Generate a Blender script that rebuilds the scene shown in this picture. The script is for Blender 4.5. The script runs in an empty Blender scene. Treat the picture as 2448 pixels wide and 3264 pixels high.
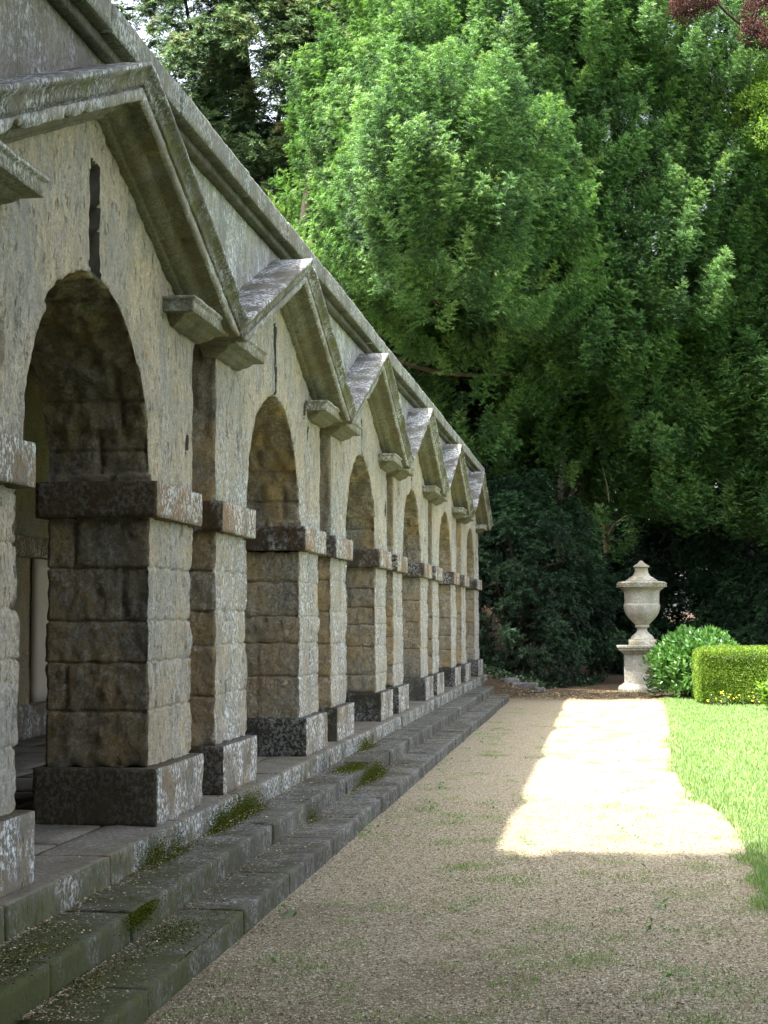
import bpy, math, random
import numpy as np
R = math.radians
rng = np.random.default_rng(7)
random.seed(7)
SC = bpy.context.scene
COL = SC.collection

# ------------------------------------------------------------------ camera
F_PX, YAW, PITCH, ROLL = 5140.8, .1347, .0661, -.0035
fwd = np.array([-math.sin(YAW)*math.cos(PITCH), math.cos(YAW)*math.cos(PITCH), math.sin(PITCH)])
rt0 = np.array([math.cos(YAW), math.sin(YAW), 0.])
up0 = np.cross(rt0, fwd)
c_, s_ = math.cos(ROLL), math.sin(ROLL)
rt = rt0*c_ + up0*s_
up = up0*c_ - rt0*s_
import mathutils
cam_data = bpy.data.cameras.new('camera')
cam = bpy.data.objects.new('camera', cam_data); COL.objects.link(cam)
cam.matrix_world = mathutils.Matrix(((rt[0], up[0], -fwd[0], 0), (rt[1], up[1], -fwd[1], 0), (rt[2], up[2], -fwd[2], 1.65), (0, 0, 0, 1)))
cam_data.sensor_fit = 'VERTICAL'; cam_data.sensor_height = 24; cam_data.lens = F_PX/3264*24
cam_data.clip_start = .1; cam_data.clip_end = 500
SC.camera = cam

# ------------------------------------------------------------------ sky, sun, exposure
to_sun = mathutils.Vector((-.366, -.30, 1)).normalized()
elev = math.asin(to_sun.z)
azim = math.atan2(to_sun.x, to_sun.y)
W = bpy.data.worlds.new('World'); SC.world = W; W.use_nodes = True
wn = W.node_tree.nodes; wl = W.node_tree.links
sky = wn.new('ShaderNodeTexSky'); sky.sky_type = 'NISHITA'; sky.sun_disc = False
sky.sun_elevation = elev; sky.sun_rotation = azim
sky.air_density = 1.0; sky.dust_density = 4.0; sky.ozone_density = .6
hs = wn.new('ShaderNodeHueSaturation'); hs.inputs['Saturation'].default_value = .45      # thin white cloud over most of the sky
wl.new(sky.outputs[0], hs.inputs['Color']); wl.new(hs.outputs[0], wn['Background'].inputs[0]); wn['Background'].inputs[1].default_value = .15
sd = bpy.data.lights.new('sun', 'SUN'); sd.energy = 3.3; sd.angle = R(1.0); sd.color = (1, .95, .86)
sun = bpy.data.objects.new('sun', sd); COL.objects.link(sun)
sun.rotation_euler = to_sun.to_track_quat('Z', 'Y').to_euler()
SC.view_settings.view_transform = 'Standard'; SC.view_settings.look = 'None'
SC.view_settings.exposure = 2.52; SC.view_settings.gamma = 1
SC.cycles.max_bounces = 8; SC.cycles.diffuse_bounces = 4; SC.cycles.transmission_bounces = 4
SC.cycles.use_denoising = True

# ------------------------------------------------------------------ noise
def _h(i, j, k, s):
    n = (i*374761393 + j*668265263 + k*2147483647 + s*1274126177) & 0xffffffff
    n = ((n ^ (n >> 13))*1274126177) & 0xffffffff
    n = ((n ^ (n >> 16))*2246822519) & 0xffffffff
    return ((n ^ (n >> 15)) & 0xffffff)/float(0xffffff)
def vnoise(P, seed=0):
    P = np.asarray(P, float); I = np.floor(P).astype(np.int64); f = P-I; f = f*f*(3-2*f)
    o = 0
    for a in (0, 1):
        for b in (0, 1):
            for c in (0, 1):
                w = (f[..., 0] if a else 1-f[..., 0])*(f[..., 1] if b else 1-f[..., 1])*(f[..., 2] if c else 1-f[..., 2])
                o = o + w*_h(I[..., 0]+a, I[..., 1]+b, I[..., 2]+c, seed)
    return o*2-1
def fbm(P, seed=0, oct=3):
    P = np.asarray(P, float); o = 0; a = 1; t = 0
    for i in range(oct):
        o = o + a*vnoise(P*(2.03**i)+i*7.3, seed+i); t += a; a *= .5
    return o/t
def h1(i, s=0):
    return _h(np.asarray(i, np.int64), np.asarray(i, np.int64)*0+3, np.asarray(i, np.int64)*0+5, s)

# ------------------------------------------------------------------ mesh helpers
def mesh(name, V, Fc, mats, parent=None, mi=None, smooth=True, attr=None, k=None):
    V = np.asarray(V, np.float32); Fc = np.asarray(Fc, np.int32); k = Fc.shape[1]
    me = bpy.data.meshes.new(name)
    me.vertices.add(len(V)); me.vertices.foreach_set('co', V.ravel())
    me.loops.add(Fc.size); me.loops.foreach_set('vertex_index', Fc.ravel())
    me.polygons.add(len(Fc)); me.polygons.foreach_set('loop_start', np.arange(0, Fc.size, k, dtype=np.int32))
    if mi is not None: me.polygons.foreach_set('material_index', np.asarray(mi, np.int32))
    me.polygons.foreach_set('use_smooth', np.full(len(Fc), smooth))
    if attr is not None:
        at = me.attributes.new('tint', 'FLOAT', 'POINT'); at.data.foreach_set('value', np.asarray(attr, np.float32))
    me.update(calc_edges=True)
    for m in (mats if isinstance(mats, (list, tuple)) else [mats]): me.materials.append(m)
    o = bpy.data.objects.new(name, me); COL.objects.link(o)
    if parent is not None: o.parent = parent
    return o
def join(parts):
    Vs, Fs, Ms, n = [], [], [], 0
    for p in parts:
        Vs.append(p[0]); Fs.append(p[1]+n); n += len(p[0])
        Ms.append(p[2] if len(p) > 2 else np.zeros(len(p[1]), int))
    return np.concatenate(Vs), np.concatenate(Fs), np.concatenate(Ms)
def tag(o, label=None, cat=None, group=None, kind=None):
    if label: o['label'] = label
    if cat: o['category'] = cat
    if group: o['group'] = group
    if kind: o['kind'] = kind
    return o
def empty(name, loc=(0, 0, 0), parent=None):
    o = bpy.data.objects.new(name, None); COL.objects.link(o); o.location = loc; o.empty_display_size = .3
    if parent: o.parent = parent
    return o
def axis(a, b, res): return np.linspace(a, b, max(2, int(math.ceil((b-a)/res))+1))
def gbox(xs, ys, zs, skip=()):
    """closed box surface on a grid; returns verts, outward normals, quads, face direction"""
    nx, ny, nz = len(xs), len(ys), len(zs)
    ids, dirs = [], []
    def gid(i, j, k): return (i*ny+j)*nz+k
    def quads(A, flip):
        q = np.stack([A[:-1, :-1], A[1:, :-1], A[1:, 1:], A[:-1, 1:]], -1).reshape(-1, 4)
        return q[:, ::-1] if flip else q
    I, J = np.meshgrid(np.arange(ny), np.arange(nz), indexing='ij')
    F = []
    for d, i in ((0, 0), (1, nx-1)):
        if d not in skip: q = quads(gid(i, I, J), d == 0); F.append(q); dirs += [d]*len(q)
    I, J = np.meshgrid(np.arange(nx), np.arange(nz), indexing='ij')
    for d, j in ((2, 0), (3, ny-1)):
        if d not in skip: q = quads(gid(I, j, J), d == 3); F.append(q); dirs += [d]*len(q)
    I, J = np.meshgrid(np.arange(nx), np.arange(ny), indexing='ij')
    for d, k in ((4, 0), (5, nz-1)):
        if d not in skip: q = quads(gid(I, J, k), d == 4); F.append(q); dirs += [d]*len(q)
    F = np.concatenate(F); u, inv = np.unique(F.ravel(), return_inverse=True)
    i, j, k = u//(ny*nz), (u//nz) % ny, u % nz
    V = np.stack([xs[i], ys[j], zs[k]], -1)
    N = np.zeros_like(V)
    N[i == 0, 0] = -1; N[i == nx-1, 0] = 1; N[j == 0, 1] = -1; N[j == ny-1, 1] = 1; N[k == 0, 2] = -1; N[k == nz-1, 2] = 1
    L = np.linalg.norm(N, axis=1, keepdims=True); L[L == 0] = 1
    return V, N/L, inv.reshape(-1, 4).astype(np.int64), np.array(dirs)
def rough(V, N, amp=.012, sc=6., seed=0, fine=.004, fsc=25., stretch=1.):
    P = V*np.array([1, 1, stretch])
    return V + N*((fbm(P*sc, seed)*amp + fbm(P*fsc, seed+9, 2)*fine)[:, None])
def soften(V, N, r):
    """pull in vertices on edges and corners so arrises are worn"""
    cnt = (np.abs(N) > .1).sum(1)
    return V - N*(r*(cnt-1).clip(0))[:, None]
def rblock(lo, hi, res, seed=0, amp=.008, r=.008, fine=.004, sc=6., skip=(), fsc=25., stretch=1.):
    V, N, F, d = gbox(axis(lo[0], hi[0], res), axis(lo[1], hi[1], res), axis(lo[2], hi[2], res), skip)
    V = soften(V, N, r); V = rough(V, N, amp, sc, seed, fine, fsc, stretch)
    return V, F, d
def lathe(prof, n=64, cx=0, cy=0):
    prof = np.array(prof, float); t = np.linspace(0, 2*math.pi, n, endpoint=False)
    V = np.stack([np.outer(prof[:, 0], np.cos(t))+cx, np.outer(prof[:, 0], np.sin(t))+cy, np.repeat(prof[:, 1:2], n, 1)], -1).reshape(-1, 3)
    i = np.arange(len(prof)-1)[:, None]*n; j = np.arange(n)[None]; j2 = (j+1) % n
    F = np.stack([i+j, i+j2, i+n+j2, i+n+j], -1).reshape(-1, 4)
    return V, F

# ------------------------------------------------------------------ materials
class NT:
    def __init__(s, name):
        s.m = bpy.data.materials.new(name); s.m.use_nodes = True
        s.n = s.m.node_tree.nodes; s.l = s.m.node_tree.links
        s.b = s.n['Principled BSDF']; s.out = s.n['Material Output']
        s.pos = s.n.new('ShaderNodeNewGeometry').outputs['Position']
    def lk(s, a, b): s.l.new(a, b)
    def map(s, sc, src=None, rot=(0, 0, 0)):
        m = s.n.new('ShaderNodeMapping'); m.inputs['Scale'].default_value = sc; m.inputs['Rotation'].default_value = rot; s.lk(src or s.pos, m.inputs[0]); return m.outputs[0]
    def noise(s, scale, detail=4, rough=.55, src=None, dist=0):
        m = s.n.new('ShaderNodeTexNoise'); m.inputs['Scale'].default_value = scale; m.inputs['Detail'].default_value = detail
        m.inputs['Roughness'].default_value = rough; m.inputs['Distortion'].default_value = dist
        s.lk(src or s.pos, m.inputs['Vector']); return m.outputs['Fac']
    def vor(s, scale, src=None, feature='F1', out='Distance'):
        m = s.n.new('ShaderNodeTexVoronoi'); m.feature = feature; m.inputs['Scale'].default_value = scale
        s.lk(src or s.pos, m.inputs['Vector']); return m.outputs[out]
    def ramp(s, fac, stops, mode='LINEAR'):
        r = s.n.new('ShaderNodeValToRGB'); r.color_ramp.interpolation = mode; e = r.color_ramp.elements
        while len(e) < len(stops): e.new(.5)
        for q, (p, c) in zip(e, stops): q.position = p; q.color = (c, c, c, 1) if isinstance(c, (int, float)) else (*c, 1)
        s.lk(fac, r.inputs[0]); return r.outputs[0]
    def mix(s, f, a, b, mode='MIX'):
        m = s.n.new('ShaderNodeMix'); m.data_type = 'RGBA'; m.blend_type = mode
        for sock, v in ((0, f), (6, a), (7, b)):
            if hasattr(v, 'links'): s.lk(v, m.inputs[sock])
            elif isinstance(v, (int, float)): m.inputs[sock].default_value = v if sock == 0 else (v, v, v, 1)
            else: m.inputs[sock].default_value = (*v, 1)
        return m.outputs[2]
    def math(s, op, a, b=0.):
        m = s.n.new('ShaderNodeMath'); m.operation = op
        for i, v in enumerate((a, b)):
            if hasattr(v, 'links'): s.lk(v, m.inputs[i])
            else: m.inputs[i].default_value = v
        return m.outputs[0]
    def sep(s, i, src=None):
        m = s.n.new('ShaderNodeSeparateXYZ'); s.lk(src or s.pos, m.inputs[0]); return m.outputs[i]
    def bump(s, h, dist=.01, st=1., prev=None):
        m = s.n.new('ShaderNodeBump'); m.inputs['Distance'].default_value = dist; m.inputs['Strength'].default_value = st
        s.lk(h, m.inputs['Height'])
        if prev: s.lk(prev, m.inputs['Normal'])
        return m.outputs[0]
    def fin(s, col, rough=.9, normal=None, spec=.25):
        if hasattr(col, 'links'): s.lk(col, s.b.inputs['Base Color'])
        else: s.b.inputs['Base Color'].default_value = (*col, 1)
        s.b.inputs['Roughness'].default_value = rough; s.b.inputs['Specular IOR Level'].default_value = spec
        if normal: s.lk(normal, s.b.inputs['Normal'])
        return s.m

def stone(name, c1, c2, c3, streak=.5, lichen=.3, ochre=.25, darkspot=.3, bumpd=.012, vert=.16, nearshade=None, moss=0., lowlichen=False, nearmoss=0., pits=.5):
    t = NT(name)
    base = t.ramp(t.noise(2.3, 8, .68, t.map((1, 1, .6))), [(.36, c1), (.5, c2), (.62, c3)])
    fine = t.noise(55, 4, .7)
    base = t.mix(t.ramp(fine, [(.40, 0.), (.60, .8)]), base, t.mix(1., base, (.55, .54, .52), 'MULTIPLY'))
    # grey weathering in patches, drawn out downwards
    st2 = t.noise(5.5, 10, .74, t.map((1, 1, max(vert*1.6, .3))))
    base = t.mix(t.math('MULTIPLY', t.ramp(st2, [(.46, 0.), (.60, 1.)]), streak*.85), base, (.17, .175, .165))
    st = t.noise(22, 8, .74, t.map((1, 1, vert*1.8)))
    base = t.mix(t.math('MULTIPLY', t.ramp(st, [(.53, 0.), (.64, 1.)]), streak*.8), base, (.10, .105, .10))
    pt = t.noise(30, 5, .7, t.map((1, 1, .42)))
    base = t.mix(t.math('MULTIPLY', t.ramp(pt, [(.62, 0.), (.69, 1.)]), pits), base, (.045, .04, .03))
    big = t.noise(1.3, 5, .7, t.map((1.3, 1.3, .6)))
    base = t.mix(t.math('MULTIPLY', t.ramp(big, [(.50, 0.), (.62, 1.)]), darkspot), base, (.13, .13, .115))
    oc = t.math('MULTIPLY', t.ramp(t.noise(34, 6, .8, t.map((1, 1, .45))), [(.55, 0.), (.61, 1.)]), t.ramp(t.noise(2.9, 4, .65), [(.44, 0.), (.56, 1.)]))
    base = t.mix(t.math('MULTIPLY', oc, ochre), base, (.36, .23, .05))
    lm = t.ramp(t.noise(2.6, 5, .68, t.map((1, 1, .7))), [(.42, 0.), (.56, 1.)])
    if lowlichen:
        z = t.sep(2); lm = t.math('MULTIPLY', t.math('ADD', lm, .2), t.ramp(t.math('MULTIPLY', z, .25), [(.1, 1.), (.62, 1.), (.8, .2)]))
        y = t.sep(1); lm = t.math('MULTIPLY', lm, t.ramp(t.math('MULTIPLY', y, .03), [(.31, .25), (.36, 1.)]))
    li = t.math('MULTIPLY', t.ramp(t.noise(36, 7, .8, t.map((1, 1, .8))), [(.485, 0.), (.545, 1.)]), lm)
    base = t.mix(t.math('MULTIPLY', li, lichen), base, (.74, .77, .77))
    if moss:
        ms = t.math('MULTIPLY', t.ramp(t.noise(3.4, 8, .75), [(.49, 0.), (.60, 1.)]), moss)
        base = t.mix(ms, base, (.095, .10, .015))
    if nearmoss:
        ny = t.math('ADD', t.math('MULTIPLY', t.sep(1), -.16), t.math('ADD', t.math('MULTIPLY', t.math('SUBTRACT', t.noise(3.5, 8, .7), .5), 2.2), 1.6))
        base = t.mix(t.math('MULTIPLY', t.ramp(ny, [(.0, 0.), (.6, 1.)]), nearmoss), base, (.045, .052, .011))
    if nearshade:  # near end tinted darker: deep shade of the first bay painted into the stone
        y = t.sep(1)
        dm = t.ramp(t.math('ADD', t.math('MULTIPLY', y, .03), t.math('MULTIPLY', t.math('SUBTRACT', t.noise(1.2), .5), .06)), [(nearshade[0], 1.), (nearshade[1], 0.)])
        base = t.mix(t.math('MULTIPLY', dm, nearshade[2]), base, (.085, .062, .028))
    h = t.math('ADD', t.math('MULTIPLY', st, .7), t.math('MULTIPLY', t.noise(75, 5, .75), .5))
    h = t.math('ADD', h, t.math('MULTIPLY', t.ramp(pt, [(.58, 1.), (.70, 0.)]), .8))
    h = t.math('ADD', h, t.math('MULTIPLY', li, .25))
    return t.fin(base, .93, t.bump(h, bumpd, 1.))

M = {}
M['front'] = stone('weathered limestone', (.52, .425, .28), (.46, .395, .295), (.37, .345, .295), streak=.62, lichen=1., ochre=.75, darkspot=.3, bumpd=.024, vert=.26, lowlichen=True, pits=.6)
M['reveal'] = stone('rock faced brown stone', (.50, .34, .15), (.44, .35, .21), (.36, .32, .24), streak=.3, lichen=.35, ochre=.2, darkspot=.4, bumpd=.02, vert=.6, nearshade=(.285, .34, .3), pits=.2)
M['band'] = stone('brown impost stone', (.27, .15, .08), (.22, .15, .09), (.19, .16, .12), streak=.2, lichen=.75, ochre=.4, darkspot=.2, bumpd=.008, vert=.3, nearshade=(.29, .36, .2))
M['bandside'] = stone('dark impost stone', (.10, .055, .028), (.07, .05, .032), (.06, .05, .04), streak=.1, lichen=.5, ochre=.2, darkspot=.2, bumpd=.008, vert=.6, nearshade=(.29, .36, .7))
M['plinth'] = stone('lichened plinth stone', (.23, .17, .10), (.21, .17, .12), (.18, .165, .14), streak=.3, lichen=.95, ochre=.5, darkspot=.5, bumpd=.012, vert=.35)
M['plinthside'] = stone('blackish plinth stone', (.04, .035, .022), (.045, .042, .03), (.06, .055, .04), streak=.1, lichen=.28, ochre=.1, darkspot=.4, bumpd=.012, vert=.7, nearshade=(.29, .4, .6))  # plinth faces other than the front are coloured near black
M['cornice'] = stone('mossy cornice stone', (.065, .055, .03), (.13, .115, .08), (.20, .185, .15), streak=.5, lichen=.5, ochre=.35, darkspot=.6, bumpd=.012, vert=.4, moss=.7)
M['fascia'] = stone('cornice fascia', (.24, .205, .15), (.26, .235, .19), (.19, .175, .145), streak=.5, lichen=.5, ochre=.3, darkspot=.4, bumpd=.006, vert=.4)
M['roof'] = stone('lichened roof slab', (.15, .14, .13), (.13, .12, .115), (.18, .17, .15), streak=.1, lichen=.9, ochre=.2, darkspot=.3, bumpd=.006, vert=1, moss=.35)
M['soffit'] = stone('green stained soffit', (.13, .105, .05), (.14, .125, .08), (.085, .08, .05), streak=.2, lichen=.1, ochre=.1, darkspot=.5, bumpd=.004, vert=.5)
M['undersoffit'] = stone('shade dark coping underside', (.06, .052, .025), (.07, .065, .04), (.045, .042, .025), streak=.2, lichen=.1, ochre=.1, darkspot=.5, bumpd=.004, vert=.5)  # coping colour darkened for the shade that lies beneath it
M['wall'] = stone('streaked render', (.40, .38, .32), (.36, .355, .33), (.27, .27, .26), streak=.75, lichen=.8, ochre=.5, darkspot=.5, bumpd=.008, vert=.16, pits=.3, moss=.25, nearshade=(.26, .33, .5))
M['coping'] = stone('grey coping stone', (.21, .185, .15), (.20, .19, .165), (.15, .145, .135), streak=.7, lichen=.5, ochre=.6, darkspot=.5, bumpd=.008, vert=.2)
M['step'] = stone('worn step stone', (.055, .049, .038), (.070, .062, .047), (.05, .047, .04), streak=.15, lichen=.22, ochre=.1, darkspot=.4, bumpd=.005, vert=.6, moss=.2, nearmoss=.9, pits=.2)
M['riser'] = stone('lichened platform edge', (.13, .112, .07), (.115, .105, .085), (.085, .082, .075), streak=.3, lichen=.7, ochre=.45, darkspot=.5, bumpd=.008, vert=.4, moss=.3, nearmoss=.7)
M['paving'] = stone('paving slabs', (.17, .14, .10), (.15, .13, .095), (.12, .11, .085), streak=.1, lichen=.15, ochre=.1, darkspot=.3, bumpd=.004, vert=1, moss=.15, pits=.1)
t = NT('pinkish plaster'); M['plaster'] = t.fin(t.ramp(t.noise(1.5, 5), [(.3, (.50, .44, .36)), (.7, (.58, .52, .44))]), .9, t.bump(t.noise(40), .002))
M['urn'] = stone('pale urn stone', (.43, .40, .32), (.40, .375, .30), (.34, .33, .28), streak=.2, lichen=.35, ochre=.35, darkspot=.25, bumpd=.006, vert=.5)
M['urncap'] = stone('lichened urn stone', (.30, .28, .19), (.29, .27, .20), (.36, .33, .25), streak=.2, lichen=.5, ochre=.7, darkspot=.25, bumpd=.006, vert=.6, moss=.3)

def gravel():
    t = NT('gravel')
    v1 = t.n.new('ShaderNodeTexVoronoi'); v1.inputs['Scale'].default_value = 75; t.lk(t.pos, v1.inputs['Vector'])
    v2 = t.n.new('ShaderNodeTexVoronoi'); v2.inputs['Scale'].default_value = 150; t.lk(t.pos, v2.inputs['Vector'])
    r1 = t.ramp(t.sep(0, v1.outputs['Color']), [(0, (.09, .068, .035)), (.25, (.25, .20, .115)), (.6, (.41, .355, .22)), (.85, (.55, .505, .36)), (1, (.70, .67, .58))])
    r2 = t.ramp(t.sep(0, v2.outputs['Color']), [(0, (.13, .10, .06)), (.5, (.34, .29, .2)), (1, (.5, .46, .36))])
    c = t.mix(.4, r1, r2)
    c = t.mix(t.ramp(v1.outputs['Distance'], [(.3, 0.), (.75, .7)]), c, (.10, .075, .05))
    # brown leaf dust gathers towards the near left
    d = t.math('ADD', t.math('MULTIPLY', t.sep(1), -.09), t.math('MULTIPLY', t.sep(0), -.12))
    d = t.math('ADD', t.math('ADD', d, .72), t.math('MULTIPLY', t.math('SUBTRACT', t.noise(.9, 5, .65), .5), 1.2))
    c = t.mix(t.math('MULTIPLY', t.ramp(d, [(.05, 0.), (.5, 1.)]), .75), c, (.075, .050, .028))
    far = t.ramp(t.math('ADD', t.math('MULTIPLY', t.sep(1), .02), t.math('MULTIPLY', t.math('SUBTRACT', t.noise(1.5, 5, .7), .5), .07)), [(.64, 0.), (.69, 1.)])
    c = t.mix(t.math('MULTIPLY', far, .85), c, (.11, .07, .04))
    g = t.ramp(t.noise(2.6, 8, .75), [(.62, 0.), (.74, .3)])
    c = t.mix(g, c, (.17, .19, .06))
    h = t.math('ADD', t.math('MULTIPLY', v1.outputs['Distance'], -1.), t.math('MULTIPLY', v2.outputs['Distance'], -.5))
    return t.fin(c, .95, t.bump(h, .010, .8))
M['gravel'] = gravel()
t = NT('earth'); M['earth'] = t.fin(t.ramp(t.noise(3, 8, .7), [(.3, (.05, .035, .02)), (.6, (.10, .065, .04)), (.75, (.05, .06, .02))]), .95, t.bump(t.noise(20, 6, .7), .03))
t = NT('turf'); M['turf'] = t.fin(t.ramp(t.noise(7, 8, .7), [(.3, (.08, .135, .04)), (.5, (.12, .19, .055)), (.7, (.18, .24, .09))]), .9, t.bump(t.noise(60, 4, .7), .02))

def leafmat(name, stops, trans=.25, rough=.55, spec=.3, tcol=1.25):
    t = NT(name)
    a = t.n.new('ShaderNodeAttribute'); a.attribute_name = 'tint'
    c = t.ramp(a.outputs['Fac'], stops)
    c = t.mix(t.ramp(t.noise(1.1, 2), [(.35, 0.), (.65, .35)]), c, t.mix(1., c, (.62, .78, .8), 'MULTIPLY'))
    t.fin(c, rough, None, spec)
    tr = t.n.new('ShaderNodeBsdfTranslucent'); t.lk(t.mix(1., c, (1.3*tcol, 1.5*tcol, .6*tcol), 'MULTIPLY'), tr.inputs['Color'])
    mx = t.n.new('ShaderNodeMixShader'); mx.inputs[0].default_value = trans
    t.lk(t.b.outputs[0], mx.inputs[1]); t.lk(tr.outputs[0], mx.inputs[2]); t.lk(mx.outputs[0], t.out.inputs[0])
    return t.m
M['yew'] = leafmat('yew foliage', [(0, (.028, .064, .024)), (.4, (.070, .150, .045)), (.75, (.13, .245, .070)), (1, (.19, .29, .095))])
M['lityew'] = leafmat('lightened yew foliage', [(0, (.034, .076, .028)), (.4, (.088, .185, .055)), (.75, (.165, .30, .085)), (1, (.23, .34, .115))])  # yew colour lightened to make up for sun missing on the right yew
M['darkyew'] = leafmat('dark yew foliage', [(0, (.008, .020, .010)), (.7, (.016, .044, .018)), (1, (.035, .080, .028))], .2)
M['cedar'] = leafmat('conifer foliage', [(0, (.030, .055, .028)), (.55, (.075, .13, .05)), (.9, (.13, .20, .07)), (1, (.20, .20, .08))])
M['holly'] = leafmat('glossy dark leaves', [(0, (.012, .026, .012)), (.7, (.024, .052, .022)), (1, (.06, .10, .04))], .15, .42, .35)
M['lime'] = leafmat('bright leaves', [(0, (.10, .17, .03)), (.6, (.17, .27, .05)), (1, (.26, .36, .08))], .45)
M['copper'] = leafmat('copper beech leaves', [(0, (.035, .012, .018)), (1, (.10, .03, .04))], .3)
M['laurel'] = leafmat('laurel leaves', [(0, (.04, .10, .02)), (.6, (.07, .17, .035)), (1, (.13, .25, .06))], .25, .3, .5)
M['box'] = leafmat('clipped hedge leaves', [(0, (.06, .11, .015)), (.6, (.135, .21, .024)), (1, (.27, .36, .045))], .35)
M['grass'] = leafmat('grass blades', [(0, (.10, .17, .05)), (.6, (.17, .26, .09)), (1, (.32, .36, .18))], .3)
M['mossm'] = leafmat('moss', [(0, (.03, .04, .006)), (.6, (.08, .095, .010)), (1, (.17, .18, .03))], .2, .9, .1)
M['litter'] = leafmat('leaf litter', [(0, (.05, .03, .018)), (.35, (.20, .13, .07)), (.7, (.42, .33, .19)), (1, (.6, .54, .38))], .1, .8, .2, .8)
M['ivy'] = leafmat('ivy leaves', [(0, (.012, .03, .012)), (.7, (.03, .06, .022)), (1, (.06, .10, .04))], .15, .35, .4)
M['flower'] = leafmat('yellow petals', [(0, (.7, .5, .03)), (1, (.85, .7, .05))], .2, .6, .3, .7)
t = NT('bark'); M['bark'] = t.fin(t.ramp(t.noise(9, 6, .7, t.map((1, 1, .2))), [(.35, (.025, .02, .013)), (.65, (.07, .058, .04))]), .95, t.bump(t.noise(24, 6, .7, t.map((1, 1, .2))), .03))
t = NT('mossy bark'); M['mbark'] = t.fin(t.ramp(t.noise(5, 6, .7), [(.35, (.07, .05, .03)), (.65, (.13, .13, .045))]), .95, t.bump(t.noise(24, 6, .7), .03))
t = NT('black slot faces'); M['crevice'] = t.fin(t.ramp(t.noise(20, 5), [(.3, (.03, .028, .02)), (.7, (.06, .055, .04))]), .95)  # near-black colour for the sunken slot faces
M['flint'] = stone('pinkish rubble stone', (.13, .10, .09), (.12, .10, .09), (.10, .09, .08), bumpd=.01)

# ------------------------------------------------------------------ the arcade: measured dimensions
Y0, SP = 8.377, 4.8945
XF, XPL, XBD, XE, X2, X3 = 2.717, 2.645, 2.655, 2.559, 2.2315, 1.889
XB = 3.36
ZP, Z2, Z3, ZPT, ZBB, ZBT = .423, .268, .1245, .763, 2.269, 2.490
ZAP, SL, XA = 4.69, .395, 2.40
HW, RISE = 1.10, 1.03
PO = 2.13
D5 = .5
arcade = empty('stone_arcade', (-3, 20, 0))
arcade_inv = mathutils.Matrix.Translation((3, -20, 0))
def amesh(name, V, F, mats, parent=None, mi=None, smooth=True):
    o = mesh(name, V, F, mats, None, mi, smooth)
    o.parent = parent or arcade
    if parent is None: o.matrix_parent_inverse = arcade_inv
    return o
def yb(k): return Y0+k*SP+(D5 if k == 5 else 0)
COURSES = np.array([ZPT, 1.065, 1.37, 1.66, 1.965, ZBB])
def courses(seed):
    r = random.Random(seed*13+1); n = r.choice([4, 5, 5, 6]); c = np.cumsum([0]+[r.uniform(.75, 1.3) for _ in range(n)]); return ZPT+c/c[-1]*(ZBB-ZPT)
def pier_disp(P, N, y0, y1, seed):
    COURSES = courses(seed)
    z = P[:, 2]; ci = np.clip(np.searchsorted(COURSES, z)-1, 0, len(COURSES)-2)
    zw = z+.006*np.sin(P[:, 1]*23+seed)+.004*np.sin(P[:, 0]*31); dz = np.minimum(np.abs(zw-COURSES[ci]), np.abs(zw-COURSES[ci+1]))
    rel = (z-COURSES[ci])/(COURSES[ci+1]-COURSES[ci])
    side = np.abs(N[:, 1]) > .5
    joint = -XF-.12-.42*h1(ci*3+seed, 4)          # one upright joint per course on the reveals
    dj = np.where(side, np.abs(P[:, 0]-joint), 9)
    blk = ci*7+(P[:, 0] < joint)*(side*1)+seed*31+side*50
    off = (h1(blk, 2)-.5)*np.where(side, .016, .006)
    bul = np.where(side, .004, .002)*(1-(2*rel-1)**4)
    gr = -np.where(side, .018, .009)*np.exp(-(np.minimum(dz, dj)/.008)**2)
    big = fbm(P*np.array([4.5, 4.5, 4.2]), seed, 3)*np.where(side, .020, .018)
    edge = np.minimum(np.abs(P[:, 1]-y0), np.abs(P[:, 1]-y1)) < .05
    rug = np.abs(fbm(P*np.array([12, 12, 10]), seed+8, 3))*np.where(side, .020, .010)-edge*np.abs(fbm(P*np.array([16, 16, 14]), seed+18, 3))*.022
    fi = fbm(P*np.array([34, 34, 9]), seed+5, 2)*.008
    z_ = P[:, 2]; crack = np.zeros(len(P))
    rr = random.Random(seed)
    for _ in range(5):
        yy = rr.uniform(y0+.12, y1-.12); za = rr.uniform(.8, 2.0); zb = za+rr.uniform(.15, .35)
        crack -= .03*np.exp(-((P[:, 1]-yy-.012*np.sin(z_*13))/.012)**2)*((z_ > za) & (z_ < zb))*(N[:, 0] > .8)
    return off+bul+gr+big+rug+fi+crack-.012
def pier(k, y0, y1, seed, res):
    xs = axis(-XB, -XF, res); ys = axis(y0, y1, res)
    zs = [axis(ZPT-.01, ZBB+.01, res)]
    for c in courses(seed)[1:-1]: zs.append(np.array([c-.015, c-.007, c, c+.007, c+.015]))
    zs = np.unique(np.round(np.concatenate(zs), 4))
    V, N, F, d = gbox(xs, ys, zs, (4, 5))
    V = V+N*pier_disp(V, N, y0, y1, seed)[:, None]
    return V, F, np.where(d == 1, 0, 1)
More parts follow.
